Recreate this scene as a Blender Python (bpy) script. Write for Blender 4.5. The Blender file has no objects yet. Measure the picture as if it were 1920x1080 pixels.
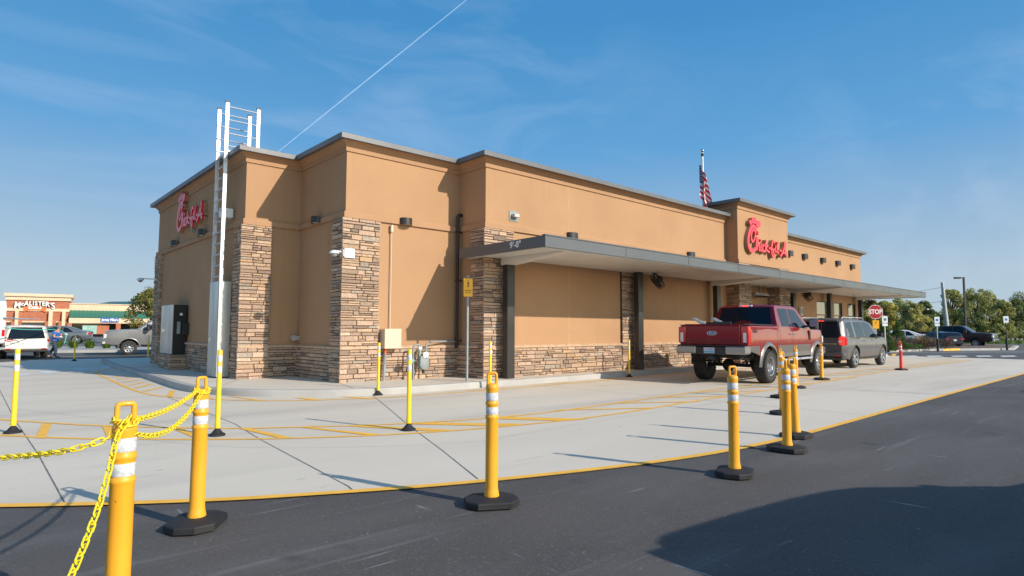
import bpy, bmesh, math, random
from math import sin, cos, pi, radians, sqrt, atan2, hypot
from mathutils import Vector, Matrix
random.seed(11)
SC = bpy.context.scene
COL = SC.collection

# ------------------------------------------------------------------ camera
CAM_H = 1.45
RC = Matrix(((0.7440629576674737, -0.04942871063121189, -0.666278558556755),
             (-0.6680993103889027, -0.04953711959956742, -0.7424212990207453),
             (0.003691406913891492, 0.9975484330833838, -0.06988202320970681)))
FPX = 1139.025
cd = bpy.data.cameras.new('camera')
cam = bpy.data.objects.new('camera', cd)
COL.objects.link(cam)
cd.sensor_fit = 'HORIZONTAL'
cd.sensor_width = 36.0
cd.lens = FPX * 36.0 / 1920.0
cd.clip_start = 0.05
cd.clip_end = 30000
cam.matrix_world = Matrix.Translation((0, 0, CAM_H)) @ RC.to_4x4()
SC.camera = cam

# ------------------------------------------------------------------ light
SUN_EL, SUN_AZ = radians(28.2), radians(-73.0)      # azimuth from +X, anticlockwise
SUNV = Vector((cos(SUN_EL) * cos(SUN_AZ), cos(SUN_EL) * sin(SUN_AZ), sin(SUN_EL)))
sd = bpy.data.lights.new('sun', 'SUN')
sd.energy = 3.45
sd.angle = radians(0.55)
sd.color = (1.0, 0.90, 0.77)
sun = bpy.data.objects.new('sun', sd)
COL.objects.link(sun)
sun.rotation_mode = 'QUATERNION'
sun.rotation_quaternion = SUNV.to_track_quat('Z', 'Y')

W = bpy.data.worlds.new('World')
SC.world = W
W.use_nodes = True
nt = W.node_tree
nt.nodes.clear()
out = nt.nodes.new('ShaderNodeOutputWorld')
bg = nt.nodes.new('ShaderNodeBackground')
sky = nt.nodes.new('ShaderNodeTexSky')
sky.sky_type = 'NISHITA'
sky.sun_disc = False
sky.sun_elevation = SUN_EL
sky.sun_rotation = atan2(cos(SUN_AZ), sin(SUN_AZ))
sky.altitude = 0
sky.air_density = 1.0
sky.dust_density = 0.0
sky.ozone_density = 4.0
bg.inputs['Strength'].default_value = 0.14
# thin cirrus, laid over the sky by direction
tc = nt.nodes.new('ShaderNodeTexCoord')
mp = nt.nodes.new('ShaderNodeMapping')
mp.inputs['Rotation'].default_value = (0.25, 0.35, 0.6)
mp.inputs['Scale'].default_value = (0.8, 4.2, 8.0)
n1 = nt.nodes.new('ShaderNodeTexNoise')
n1.inputs['Scale'].default_value = 1.5
n1.inputs['Detail'].default_value = 7
n1.inputs['Roughness'].default_value = 0.55
n1.inputs['Distortion'].default_value = 0.6
n2 = nt.nodes.new('ShaderNodeTexNoise')
n2.inputs['Scale'].default_value = 1.6
n2.inputs['Detail'].default_value = 2
r1 = nt.nodes.new('ShaderNodeMapRange')
r1.inputs['From Min'].default_value = 0.47
r1.inputs['From Max'].default_value = 0.78
r2 = nt.nodes.new('ShaderNodeMapRange')
r2.inputs['From Min'].default_value = 0.40
r2.inputs['From Max'].default_value = 0.62
mu = nt.nodes.new('ShaderNodeMath'); mu.operation = 'MULTIPLY'
mu2 = nt.nodes.new('ShaderNodeMath'); mu2.operation = 'MULTIPLY'; mu2.inputs[1].default_value = 0.20
mx = nt.nodes.new('ShaderNodeMix'); mx.data_type = 'RGBA'
mx.inputs[7].default_value = (3.6, 4.1, 4.7, 1)
L = nt.links.new
L(tc.outputs['Generated'], mp.inputs['Vector'])
L(mp.outputs[0], n1.inputs['Vector'])
L(tc.outputs['Generated'], n2.inputs['Vector'])
L(n1.outputs['Fac'], r1.inputs['Value'])
L(n2.outputs['Fac'], r2.inputs['Value'])
L(r1.outputs[0], mu.inputs[0]); L(r2.outputs[0], mu.inputs[1])
L(mu.outputs[0], mu2.inputs[0])
L(mu2.outputs[0], mx.inputs[0])
# haze near the horizon: the clear-sky model is eased towards measured daylight colours by elevation
sep = nt.nodes.new('ShaderNodeSeparateXYZ'); rampn = nt.nodes.new('ShaderNodeValToRGB'); mh = nt.nodes.new('ShaderNodeMix'); mh.data_type = 'RGBA'
dots = nt.nodes.new('ShaderNodeVectorMath'); dots.operation = 'DOT_PRODUCT'; dots.inputs[1].default_value = (cos(SUN_AZ), sin(SUN_AZ), 0)
mrs = nt.nodes.new('ShaderNodeMapRange'); mrs.inputs['From Min'].default_value = .15; mrs.inputs['From Max'].default_value = .75
mrs.inputs['To Min'].default_value = .97; mrs.inputs['To Max'].default_value = .05
L(tc.outputs['Generated'], dots.inputs[0]); L(dots.outputs['Value'], mrs.inputs['Value']); L(mrs.outputs[0], mh.inputs[0])
warm = nt.nodes.new('ShaderNodeVectorMath'); warm.operation = 'MULTIPLY'; warm.inputs[1].default_value = (1.8, 1.38, 1.0)
SKC = [(0.0, (2.15, 2.75, 3.2)), (.09, (1.85, 2.5, 3.15)), (.28, (.56, 1.70, 3.2)), (.46, (.27, 1.30, 2.80)), (1.0, (.25, .95, 2.3))]
er = rampn.color_ramp
while len(er.elements) < len(SKC): er.elements.new(.5)
for e_, (p_, c_) in zip(er.elements, SKC): e_.position = p_; e_.color = (c_[0] / 4, c_[1] / 4, c_[2] / 4, 1)
vs = nt.nodes.new('ShaderNodeVectorMath'); vs.operation = 'SCALE'; vs.inputs['Scale'].default_value = 4.0
L(tc.outputs['Generated'], sep.inputs[0]); L(sep.outputs['Z'], rampn.inputs[0]); L(rampn.outputs[0], vs.inputs[0])
L(sky.outputs[0], warm.inputs[0]); L(warm.outputs[0], mh.inputs[6]); L(vs.outputs[0], mh.inputs[7]); L(mh.outputs[2], mx.inputs[6])
L(mx.outputs[2], bg.inputs['Color'])
L(bg.outputs[0], out.inputs[0])

SC.view_settings.view_transform = 'Standard'
SC.view_settings.look = 'None'
SC.view_settings.exposure = 0.6
SC.view_settings.gamma = 1.0
SC.view_settings.use_curve_mapping = False
SC.cycles.max_bounces = 6

# surveying helpers: where the line of sight of a photo pixel meets the ground / a wall
def _ray(px, py):
    return RC @ Vector((px - 960.0, -(py - 540.0), -FPX))
def at(px, py, z=0.0):
    r = _ray(px, py); t = (z - CAM_H) / r.z
    return Vector((r.x * t, r.y * t, z))
def atd(px, depth, z=0.0, py=620):
    r = _ray(px, py) * (depth / FPX)
    return Vector((r.x, r.y, z))
def zat(px, py, depth):
    return CAM_H + _ray(px, py).z * depth / FPX
def on_y(px, py, Y):
    r = _ray(px, py); t = Y / r.y
    return Vector((r.x * t, Y, CAM_H + r.z * t))
def on_x(px, py, X):
    r = _ray(px, py); t = X / r.x
    return Vector((X, r.y * t, CAM_H + r.z * t))

# ------------------------------------------------------------------ materials
def mat(name, col=(.5, .5, .5), rough=.6, metal=0., coat=0., spec=.5, emit=None, estr=1., alpha=1., trans=0.):
    m = bpy.data.materials.new(name); m.use_nodes = True
    b = m.node_tree.nodes['Principled BSDF']
    b.inputs['Base Color'].default_value = (*col, 1)
    b.inputs['Roughness'].default_value = rough
    b.inputs['Metallic'].default_value = metal
    b.inputs['Coat Weight'].default_value = coat
    b.inputs['Coat Roughness'].default_value = .04
    b.inputs['Specular IOR Level'].default_value = spec
    if emit:
        b.inputs['Emission Color'].default_value = (*emit, 1); b.inputs['Emission Strength'].default_value = estr
    b.inputs['Alpha'].default_value = alpha
    b.inputs['Transmission Weight'].default_value = trans
    return m
def vary(m, scale=3., amt=.12, detail=4, bump=0., bscale=60., coords='Object', stretch=(1, 1, 1), c2=None, rvar=0., bdist=.01, lo=.35, hi=.65, dist=0.):
    """noise between the base colour and a second colour, plus optional fine bump"""
    t = m.node_tree; b = t.nodes['Principled BSDF']; c = b.inputs['Base Color'].default_value[:]
    co = t.nodes.new('ShaderNodeTexCoord'); mpn = t.nodes.new('ShaderNodeMapping')
    mpn.inputs['Scale'].default_value = stretch
    t.links.new(co.outputs[coords], mpn.inputs['Vector'])
    n = t.nodes.new('ShaderNodeTexNoise'); n.inputs['Scale'].default_value = scale; n.inputs['Detail'].default_value = detail
    n.inputs['Distortion'].default_value = dist
    t.links.new(mpn.outputs[0], n.inputs['Vector'])
    mr = t.nodes.new('ShaderNodeMapRange'); mr.inputs['From Min'].default_value = lo; mr.inputs['From Max'].default_value = hi
    t.links.new(n.outputs['Fac'], mr.inputs['Value'])
    x = t.nodes.new('ShaderNodeMix'); x.data_type = 'RGBA'
    prev = b.inputs['Base Color'].links[0].from_socket if b.inputs['Base Color'].links else None
    if c2 is None:
        c2 = [v * (1 - amt) for v in c[:3]]; c1 = [min(1, v * (1 + amt)) for v in c[:3]]
    else: c1 = c[:3]
    if prev: t.links.new(prev, x.inputs[6])
    else: x.inputs[6].default_value = (*c1, 1)
    x.inputs[7].default_value = (*c2[:3], 1)
    t.links.new(mr.outputs[0], x.inputs[0]); t.links.new(x.outputs[2], b.inputs['Base Color'])
    if rvar:
        rr = t.nodes.new('ShaderNodeMapRange'); r0 = b.inputs['Roughness'].default_value
        rr.inputs['To Min'].default_value = max(.02, r0 - rvar); rr.inputs['To Max'].default_value = min(1, r0 + rvar)
        t.links.new(n.outputs['Fac'], rr.inputs['Value']); t.links.new(rr.outputs[0], b.inputs['Roughness'])
    if bump:
        nb = t.nodes.new('ShaderNodeTexNoise'); nb.inputs['Scale'].default_value = bscale; nb.inputs['Detail'].default_value = 5
        t.links.new(co.outputs[coords], nb.inputs['Vector'])
        bn = t.nodes.new('ShaderNodeBump'); bn.inputs['Strength'].default_value = bump; bn.inputs['Distance'].default_value = bdist
        t.links.new(nb.outputs['Fac'], bn.inputs['Height']); t.links.new(bn.outputs[0], b.inputs['Normal'])
    return m
def speck(m, scale, thr, col, soft=.03, stretch=(1, 1, 1)):
    """scattered flecks or scuffs of another colour"""
    t = m.node_tree; b = t.nodes['Principled BSDF']
    co = t.nodes.new('ShaderNodeTexCoord'); mpn = t.nodes.new('ShaderNodeMapping'); mpn.inputs['Scale'].default_value = stretch
    n = t.nodes.new('ShaderNodeTexNoise'); n.inputs['Scale'].default_value = scale; n.inputs['Detail'].default_value = 3
    t.links.new(co.outputs['Object'], mpn.inputs[0]); t.links.new(mpn.outputs[0], n.inputs['Vector'])
    mr = t.nodes.new('ShaderNodeMapRange'); mr.inputs['From Min'].default_value = thr; mr.inputs['From Max'].default_value = thr + soft
    t.links.new(n.outputs['Fac'], mr.inputs['Value'])
    x = t.nodes.new('ShaderNodeMix'); x.data_type = 'RGBA'
    s = b.inputs['Base Color']
    if s.links: t.links.new(s.links[0].from_socket, x.inputs[6])
    else: x.inputs[6].default_value = s.default_value
    x.inputs[7].default_value = (*col, 1)
    t.links.new(mr.outputs[0], x.inputs[0]); t.links.new(x.outputs[2], s)
    return m
def vcol(name, rough=.85, bump=.4, bscale=40., mottle=.25, msc=25.):
    """material whose base colour is a per-stone colour attribute broken up by noise"""
    m = mat(name, rough=rough); t = m.node_tree; b = t.nodes['Principled BSDF']
    a = t.nodes.new('ShaderNodeAttribute'); a.attribute_name = 'Col'
    co = t.nodes.new('ShaderNodeTexCoord')
    n = t.nodes.new('ShaderNodeTexNoise'); n.inputs['Scale'].default_value = msc; n.inputs['Detail'].default_value = 5
    t.links.new(co.outputs['Object'], n.inputs['Vector'])
    mr = t.nodes.new('ShaderNodeMapRange'); mr.inputs['To Min'].default_value = 1 - mottle; mr.inputs['To Max'].default_value = 1 + mottle
    mr.inputs['From Min'].default_value = .3; mr.inputs['From Max'].default_value = .7
    t.links.new(n.outputs['Fac'], mr.inputs['Value'])
    x = t.nodes.new('ShaderNodeVectorMath'); x.operation = 'SCALE'
    t.links.new(a.outputs['Color'], x.inputs[0]); t.links.new(mr.outputs[0], x.inputs['Scale'])
    t.links.new(x.outputs[0], b.inputs['Base Color'])
    if bump:
        nb = t.nodes.new('ShaderNodeTexNoise'); nb.inputs['Scale'].default_value = bscale; nb.inputs['Detail'].default_value = 4
        t.links.new(co.outputs['Object'], nb.inputs['Vector'])
        bn = t.nodes.new('ShaderNodeBump'); bn.inputs['Strength'].default_value = bump; bn.inputs['Distance'].default_value = .012
        t.links.new(nb.outputs['Fac'], bn.inputs['Height']); t.links.new(bn.outputs[0], b.inputs['Normal'])
    return m

M = {}
M['stucco'] = speck(speck(vary(mat('stucco', (.42, .248, .136), .92, spec=.2), .55, .05, 5, bump=.35, bscale=110, bdist=.006), 3.0, .66, (.40, .225, .112), .2), 2.2, .60, (.385, .222, .118), .2, (2.2, 2.2, .10))
M['trim'] = vary(mat('trim_stucco', (.41, .24, .135), .9, spec=.2), 1.2, .05, bump=.25, bscale=110, bdist=.005)
M['sill'] = vary(mat('cast_stone', (.52, .36, .24), .9, spec=.2), 6, .12, bump=.4, bscale=60)
M['stone'] = vcol('ledge_stone', .9, .55, 35)
M['grout'] = mat('stone_joint', (.06, .045, .035), .95, spec=.1)
M['cap'] = vary(mat('parapet_metal', (.145, .145, .15), .42, .25), 1.5, .08, rvar=.08)
M['bronze'] = vary(mat('bronze_fascia', (.105, .112, .118), .45, .2), 1.0, .06, rvar=.08)
M['bronze_dark'] = vary(mat('dark_bronze', (.042, .038, .036), .4, .3), 2.0, .12)
M['soffit'] = vary(mat('soffit_panel', (.62, .60, .55), .45), 1.0, .04)
M['galv'] = vary(mat('aluminium', (.58, .59, .61), .42, .6), 3, .08, rvar=.1)
M['steel'] = vary(mat('brushed_steel', (.55, .56, .56), .35, .85), 4, .1, rvar=.1, stretch=(1, 1, .15))
M['blackpaint'] = mat('black_paint', (.012, .012, .014), .45)
M['blackrub'] = vary(mat('black_rubber', (.016, .016, .017), .72), 8, .25, bump=.2, bscale=120)
M['pipe'] = mat('dark_pipe', (.025, .022, .02), .5)
M['white'] = mat('white_plastic', (.78, .78, .77), .4)
M['tanbox'] = mat('tan_enamel', (.62, .48, .36), .55)
M['graypaint'] = vary(mat('grey_enamel', (.25, .28, .28), .55), 6, .15)
M['greenpaint'] = mat('pale_green_enamel', (.28, .42, .33), .55)
M['concrete'] = None
M['glass'] = mat('window_glass', (.02, .03, .04), .03, spec=.9, coat=.3)
M['tint'] = mat('tinted_glass', (.006, .012, .022), .04, spec=.25)
M['red'] = mat('sign_red', (.78, .018, .035), .32, coat=.3)
M['return'] = mat('sign_return', (.33, .22, .12), .6)
M['looper'] = speck(speck(vary(mat('looper_plastic', (.86, .38, .022), .45, coat=.1), 2.0, .06, rvar=.1), 9., .66, (.62, .26, .03), .1, (1, 1, .35)), 30., .72, (.25, .13, .04), .04, (1, 1, .5))
M['refl'] = speck(vary(mat('reflective_tape', (.60, .61, .63), .35), 60, .2), 12., .66, (.42, .40, .36), .1)
M['flexy'] = mat('yellow_plastic', (.86, .56, .012), .4)
M['chain'] = mat('yellow_chain', (.84, .66, .02), .42)
M['redpost'] = mat('red_post_plastic', (.80, .045, .03), .42)
M['paint_y'] = None
M['tyre'] = vary(mat('tyre_rubber', (.03, .028, .026), .82), 12, .25, bump=.2, bscale=80)
M['chrome'] = mat('chrome', (.75, .76, .78), .13, 1.0)
M['alloy'] = mat('alloy', (.45, .46, .48), .28, .9)
M['alloy_dark'] = mat('dark_alloy', (.06, .06, .065), .35, .8)
M['blackplastic'] = mat('black_plastic', (.018, .018, .02), .5)
M['underbody'] = mat('underbody', (.010, .010, .010), .8)
M['lens_red'] = mat('lamp_red', (.55, .01, .015), .12, coat=1)
M['lens_clear'] = mat('lamp_clear', (.7, .7, .72), .12, coat=1)
M['lens_lit'] = mat('brake_lamp_lit', (.8, .03, .03), .3, emit=(1, .06, .05), estr=1.6)
M['lens_lit2'] = mat('tail_lamp_glow', (.6, .02, .02), .25, coat=1, emit=(1, .05, .04), estr=.5)
M['skin'] = mat('skin', (.50, .27, .18), .55)
M['bark'] = vary(mat('bark', (.12, .09, .065), .9), 8, .3)
M['text_white'] = mat('lettering_white', (.80, .80, .78), .5)
M['text_black'] = mat('lettering_black', (.02, .02, .02), .6)
M['sign_yellow'] = mat('sign_yellow', (.85, .42, .015), .45)
M['sign_red'] = mat('stop_red', (.42, .012, .018), .4)
M['mulch'] = vary(mat('mulch', (.13, .085, .06), .95), 5, .4)
M['curb'] = speck(vary(mat('kerb_concrete', (.40, .385, .36), .85, spec=.25), 1.3, .08, 6, bump=.25, bscale=60), 2.2, .60, (.33, .32, .30), .2)

def concrete():
    m = mat('concrete', (.61, .55, .455), .75, spec=.3)
    vary(m, .35, .05, 6, bump=.18, bscale=140, bdist=.004, stretch=(.5, 2.0, 1), rvar=.08)
    speck(m, 1.1, .60, (.53, .485, .41), .16, (.35, 1.6, 1))
    speck(m, 7.0, .69, (.42, .40, .37), .08, (.6, 1.3, 1))
    speck(m, 2.6, .70, (.36, .34, .31), .08, (.2, 2.4, 1))
    speck(m, .55, .54, (.49, .445, .375), .2, (.12, 1.3, 1))
    speck(m, 40., .66, (.40, .38, .34), .1)
    speck(m, 5., .74, (.22, .20, .18), .03)
    return m
def asphalt(name='asphalt', base=(.080, .073, .069), light=(.108, .100, .094)):
    m = mat(name, base, .78, spec=.35)
    vary(m, .45, .1, 6, bump=.8, bscale=260, bdist=.006, c2=light, stretch=(.6, 1.4, 1), dist=.8)
    speck(m, .9, .54, (.125, .12, .118), .25, (.5, 1.6, 1))
    speck(m, 55., .57, (.135, .132, .13), .13)
    speck(m, 48., .62, (.055, .054, .055), .12, (1.1, .9, 1))
    speck(m, 34., .725, (.38, .38, .37), .03)
    speck(m, 1.3, .62, (.17, .168, .165), .16, (.2, 4.2, 1))
    speck(m, 2.6, .685, (.27, .265, .26), .07, (.3, 7., 1))
    speck(m, 2.1, .70, (.30, .30, .29), .05, (5., .4, 1))
    speck(m, .8, .66, (.045, .044, .046), .08)
    return m
def ypaint():
    m = mat('yellow_paint', (.86, .46, .055), .7)
    vary(m, 6, .08, 5)
    speck(m, 14., .63, (.50, .36, .16), .12)
    return m
M['concrete'] = concrete(); M['asphalt'] = asphalt(); M['paint_y'] = ypaint()
M['asphalt_old'] = asphalt('worn_asphalt', (.14, .14, .145), (.17, .17, .17))
M['paint_w'] = speck(mat('white_paint', (.62, .62, .60), .7), 10, .6, (.4, .4, .4), .1)
M['joint'] = vary(mat('joint_sealant', (.17, .16, .15), .9), 3, .45)
M['joint_light'] = mat('saw_cut', (.60, .59, .57), .9)

# ------------------------------------------------------------------ mesh builder
class MB:
    def __init__(s): s.v = []; s.f = []; s.m = []; s.c = []; s.mats = []; s.cur = 0; s.col = None
    def use(s, m, col=None):
        if m not in s.mats: s.mats.append(m)
        s.cur = s.mats.index(m); s.col = col; return s
    def face(s, idx): s.f.append(tuple(idx)); s.m.append(s.cur); s.c.append(s.col)
    def poly(s, pts):
        i = len(s.v); s.v += [tuple(p) for p in pts]; s.face(range(i, i + len(pts)))
    def grid(s, rows, closed=False):
        i0 = len(s.v); n = len(rows[0])
        for r in rows: s.v += [tuple(p) for p in r]
        for a in range(len(rows) - 1):
            for b in range(n if closed else n - 1):
                c = (b + 1) % n
                s.face((i0 + a * n + b, i0 + a * n + c, i0 + (a + 1) * n + c, i0 + (a + 1) * n + b))
        return i0
    def box(s, x0, x1, y0, y1, z0, z1, bev=0.):
        if bev <= 0:
            i = len(s.v)
            s.v += [(x0, y0, z0), (x1, y0, z0), (x1, y1, z0), (x0, y1, z0), (x0, y0, z1), (x1, y0, z1), (x1, y1, z1), (x0, y1, z1)]
            for q in ((3, 2, 1, 0), (4, 5, 6, 7), (0, 1, 5, 4), (1, 2, 6, 5), (2, 3, 7, 6), (3, 0, 4, 7)): s.face([i + k for k in q])
        else:
            b = min(bev, (x1 - x0) / 2.01, (y1 - y0) / 2.01, (z1 - z0) / 2.01)
            def ring(z, ins, c):
                a0, a1, b0, b1 = x0 + ins, x1 - ins, y0 + ins, y1 - ins
                return [(a0 + c, b0, z), (a1 - c, b0, z), (a1, b0 + c, z), (a1, b1 - c, z), (a1 - c, b1, z), (a0 + c, b1, z), (a0, b1 - c, z), (a0, b0 + c, z)]
            rows = [ring(z0, b, b * .3), ring(z0 + b, 0, b), ring(z1 - b, 0, b), ring(z1, b, b * .3)]
            i = s.grid(rows, True)
            s.face([i + k for k in range(7, -1, -1)]); s.face([i + 24 + k for k in range(8)])
        return s
    def obox(s, mtx, x0, x1, y0, y1, z0, z1, bev=0.):
        k = len(s.v); s.box(x0, x1, y0, y1, z0, z1, bev)
        s.v[k:] = [tuple(mtx @ Vector(p)) for p in s.v[k:]]; return s
    def tube(s, pts, r, n=8, cap=True, closed=False):
        pts = [Vector(p) for p in pts]; rr = r if isinstance(r, (list, tuple)) else [r] * len(pts)
        rows = []; prev = None; N = len(pts)
        for i, p in enumerate(pts):
            if closed: d = pts[(i + 1) % N] - pts[i - 1]
            else: d = pts[min(i + 1, N - 1)] - pts[max(i - 1, 0)]
            d.normalize()
            if prev is None:
                a = Vector((0, 0, 1)) if abs(d.z) < .9 else Vector((1, 0, 0))
                u = d.cross(a).normalized()
            else:
                u = (prev - d * prev.dot(d)).normalized()
            prev = u; w = d.cross(u)
            rows.append([p + (u * cos(2 * pi * k / n) + w * sin(2 * pi * k / n)) * rr[i] for k in range(n)])
        if closed: rows.append(rows[0])
        i0 = s.grid(rows, True)
        if cap and not closed:
            s.face([i0 + k for k in range(n - 1, -1, -1)]); s.face([i0 + (len(rows) - 1) * n + k for k in range(n)])
        return s
    def lathe(s, prof, c=(0, 0, 0), n=24, axis='Z', cap=True):
        rows = []
        for r, z in prof:
            row = []
            for k in range(n):
                a = 2 * pi * k / n
                if axis == 'Z': row.append((c[0] + r * cos(a), c[1] + r * sin(a), c[2] + z))
                elif axis == 'Y': row.append((c[0] + r * sin(a), c[1] + z, c[2] + r * cos(a)))
                else: row.append((c[0] + z, c[1] + r * cos(a), c[2] + r * sin(a)))
            rows.append(row)
        i0 = s.grid(rows, True)
        if cap:
            if prof[0][0] > 1e-5: s.face([i0 + k for k in range(n - 1, -1, -1)])
            if prof[-1][0] > 1e-5: s.face([i0 + (len(rows) - 1) * n + k for k in range(n)])
        return s
    def prism(s, pts, z0, z1, top=True, bottom=True):
        """pts 2D (x,y) anticlockwise"""
        n = len(pts); i = len(s.v)
        s.v += [(p[0], p[1], z0) for p in pts] + [(p[0], p[1], z1) for p in pts]
        for k in range(n): s.face((i + k, i + (k + 1) % n, i + n + (k + 1) % n, i + n + k))
        if top: s.face([i + n + k for k in range(n)])
        if bottom: s.face([i + n - 1 - k for k in range(n)])
        return s
    def xform(s, mtx, start=0):
        s.v[start:] = [tuple(mtx @ Vector(p)) for p in s.v[start:]]; return s
    def build(s, name, m=None, parent=None, smooth=None, fix=True):
        me = bpy.data.meshes.new(name); me.from_pydata([tuple(p) for p in s.v], [], s.f)
        ms = s.mats or [m]
        for q in ms: me.materials.append(q)
        if s.mats and len(s.mats) > 1: me.polygons.foreach_set('material_index', s.m)
        if any(c is not None for c in s.c):
            a = me.color_attributes.new('Col', 'FLOAT_COLOR', 'CORNER'); k = 0; buf = []
            for p, c in zip(me.polygons, s.c): buf += list((*(c or (.5, .5, .5)), 1)) * p.loop_total
            a.data.foreach_set('color', buf)
        if fix:
            b = bmesh.new(); b.from_mesh(me); bmesh.ops.recalc_face_normals(b, faces=b.faces); b.to_mesh(me); b.free()
        if smooth is not None:
            me.shade_smooth(); me.set_sharp_from_angle(angle=radians(smooth))
        me.validate(clean_customdata=False)
        o = bpy.data.objects.new(name, me); COL.objects.link(o)
        if parent is not None: o.parent = parent
        return o

def tag(o, label=None, cat=None, group=None, kind=None):
    if label: o['label'] = label
    if cat: o['category'] = cat
    if group: o['group'] = group
    if kind: o['kind'] = kind
    return o
def empty(name, loc=(0, 0, 0), rz=0., label=None, cat=None, group=None):
    o = bpy.data.objects.new(name, None); COL.objects.link(o)
    o.location = loc; o.rotation_euler = (0, 0, rz); o.empty_display_size = .2
    return tag(o, label, cat, group)
KIDS = {}
def kids(o): return [c for c in COL.objects if c.parent == o]
def copy_tree(o, loc=None, rz=None, label=None, parent=None, depth=0):
    c = o.copy(); COL.objects.link(c)
    if parent is not None: c.parent = parent
    for ch in kids(o): copy_tree(ch, parent=c, depth=depth + 1)
    if loc is not None: c.location = loc
    if rz is not None: c.rotation_euler = (0, 0, rz)
    if label: c['label'] = label
    return c
def struct(o): o['kind'] = 'structure'; return o
def text_mesh(name, body, size, mtx, m, parent=None, extrude=.004, bold=0., sx=1., shear=0., align='CENTER', space=1.):
    cu = bpy.data.curves.new(name, 'FONT'); cu.body = body; cu.size = size; cu.extrude = extrude; cu.offset = bold
    cu.align_x = align; cu.align_y = 'CENTER'; cu.shear = shear; cu.space_character = space; cu.resolution_u = 3
    o = bpy.data.objects.new(name, cu); COL.objects.link(o)
    bpy.context.view_layer.update()
    me = bpy.data.meshes.new_from_object(o.evaluated_get(bpy.context.evaluated_depsgraph_get()))
    bpy.data.objects.remove(o); bpy.data.curves.remove(cu)
    me.transform(mtx @ Matrix.Scale(sx, 4, (1, 0, 0))); me.name = name
    me.materials.clear(); me.materials.append(m)
    r = bpy.data.objects.new(name, me); COL.objects.link(r)
    if parent is not None: r.parent = parent
    return r
def face_mtx(loc, normal, up=(0, 0, 1)):
    """local XY plane onto a vertical surface with the given outward normal"""
    n = Vector(normal).normalized(); u = Vector(up); x = u.cross(n).normalized(); y = n.cross(x)
    return Matrix.Translation(loc) @ Matrix((x, y, n)).transposed().to_4x4()
def sweep(mb, path, prof, closed=False, flip=1):
    """sweep (offset,z) profile along 2D path; offset is to the right of travel * flip"""
    n = len(path); rows = []
    P = [Vector((p[0], p[1])) for p in path]
    for i in range(n):
        def nrm(a, b):
            d = (b - a).normalized(); return Vector((d.y, -d.x)) * flip
        if closed or 0 < i < n - 1:
            n1_, n2_ = nrm(P[i - 1], P[i]), nrm(P[i], P[(i + 1) % n]); mm = (n1_ + n2_); mm /= max(.15, mm.dot(n1_))
        elif i == 0: mm = nrm(P[0], P[1])
        else: mm = nrm(P[-2], P[-1])
        rows.append([(P[i].x + mm.x * o, P[i].y + mm.y * o, z) for o, z in prof])
    if closed: rows.append(rows[0])
    i0 = mb.grid(rows, False)
    if not closed:
        k = len(prof)
        mb.face([i0 + q for q in range(k)]); mb.face([i0 + (n - 1) * k + q for q in range(k - 1, -1, -1)])
    return mb
def strip(pts, w):
    """flat ribbon outline rows along a 2D polyline"""
    P = [Vector((p[0], p[1])) for p in pts]; a = []; b = []
    for i in range(len(P)):
        d = (P[min(i + 1, len(P) - 1)] - P[max(i - 1, 0)]).normalized(); nn = Vector((-d.y, d.x)) * w / 2
        a.append(P[i] + nn); b.append(P[i] - nn)
    return a, b
def smooth_pts(pts, k=6):
    """Catmull-Rom through 2D/3D points"""
    P = [Vector(p) for p in pts]; o = []
    for i in range(len(P) - 1):
        p0, p1, p2, p3 = P[max(i - 1, 0)], P[i], P[i + 1], P[min(i + 2, len(P) - 1)]
        for j in range(k):
            t = j / k
            o.append(.5 * ((2 * p1) + (p2 - p0) * t + (2 * p0 - 5 * p1 + 4 * p2 - p3) * t * t + (3 * p1 - p0 - 3 * p2 + p3) * t ** 3))
    o.append(P[-1]); return o
# ================================================================== SETTING
def flat(name, pts, z, m, kind='structure'):
    mb = MB(); mb.poly([(p[0], p[1], z) for p in pts]); o = mb.build(name, m); o['kind'] = kind; return o
M['field'] = vary(mat('field_grass', (.075, .10, .035), .95, spec=.1), .05, .25, 6, c2=(.13, .125, .06))
M['grass'] = speck(vary(mat('verge_grass', (.085, .135, .03), .95, spec=.1), .8, .25, 6, c2=(.12, .15, .05)), 30, .6, (.05, .08, .02))
flat('ground', [(-1500, -1500), (2500, -1500), (2500, 2500), (-1500, 2500)], -.05, M['field'])
flat('road', [(-140, -60), (78, -60), (78, 8), (140, 60), (170, 150), (80, 190), (-140, 190)], -.025, M['asphalt_old'])
EDGE = smooth_pts([(-2.6, 12.2), (-1.9, 9.2), (-.9, 7.55), (.28, 6.55), (1.46, 5.70), (2.41, 5.18), (3.74, 4.60), (5.52, 4.06), (6.95, 3.80), (8.6, 3.70), (10.9, 3.72), (15.7, 3.80), (27.7, 3.95), (42.3, 4.15)], 8)
flat('parking_lot', [(-40, -50), (75, -50), (60, 6), (43.5, 16), (43.5, 37.4), (20, 37.4), (28, 44.5), (-40, 60)], -.010, M['asphalt'])
flat('drive_lane', [(p.x, p.y) for p in EDGE] + [(42.3, 12.4), (44.0, 13.6), (45, 30), (44, 36), (7.4, 35.2), (4.0, 36.1), (2.4, 36.0), (1.1, 34.2), (-2.6, 33.5)], 0., M['concrete'])

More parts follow.
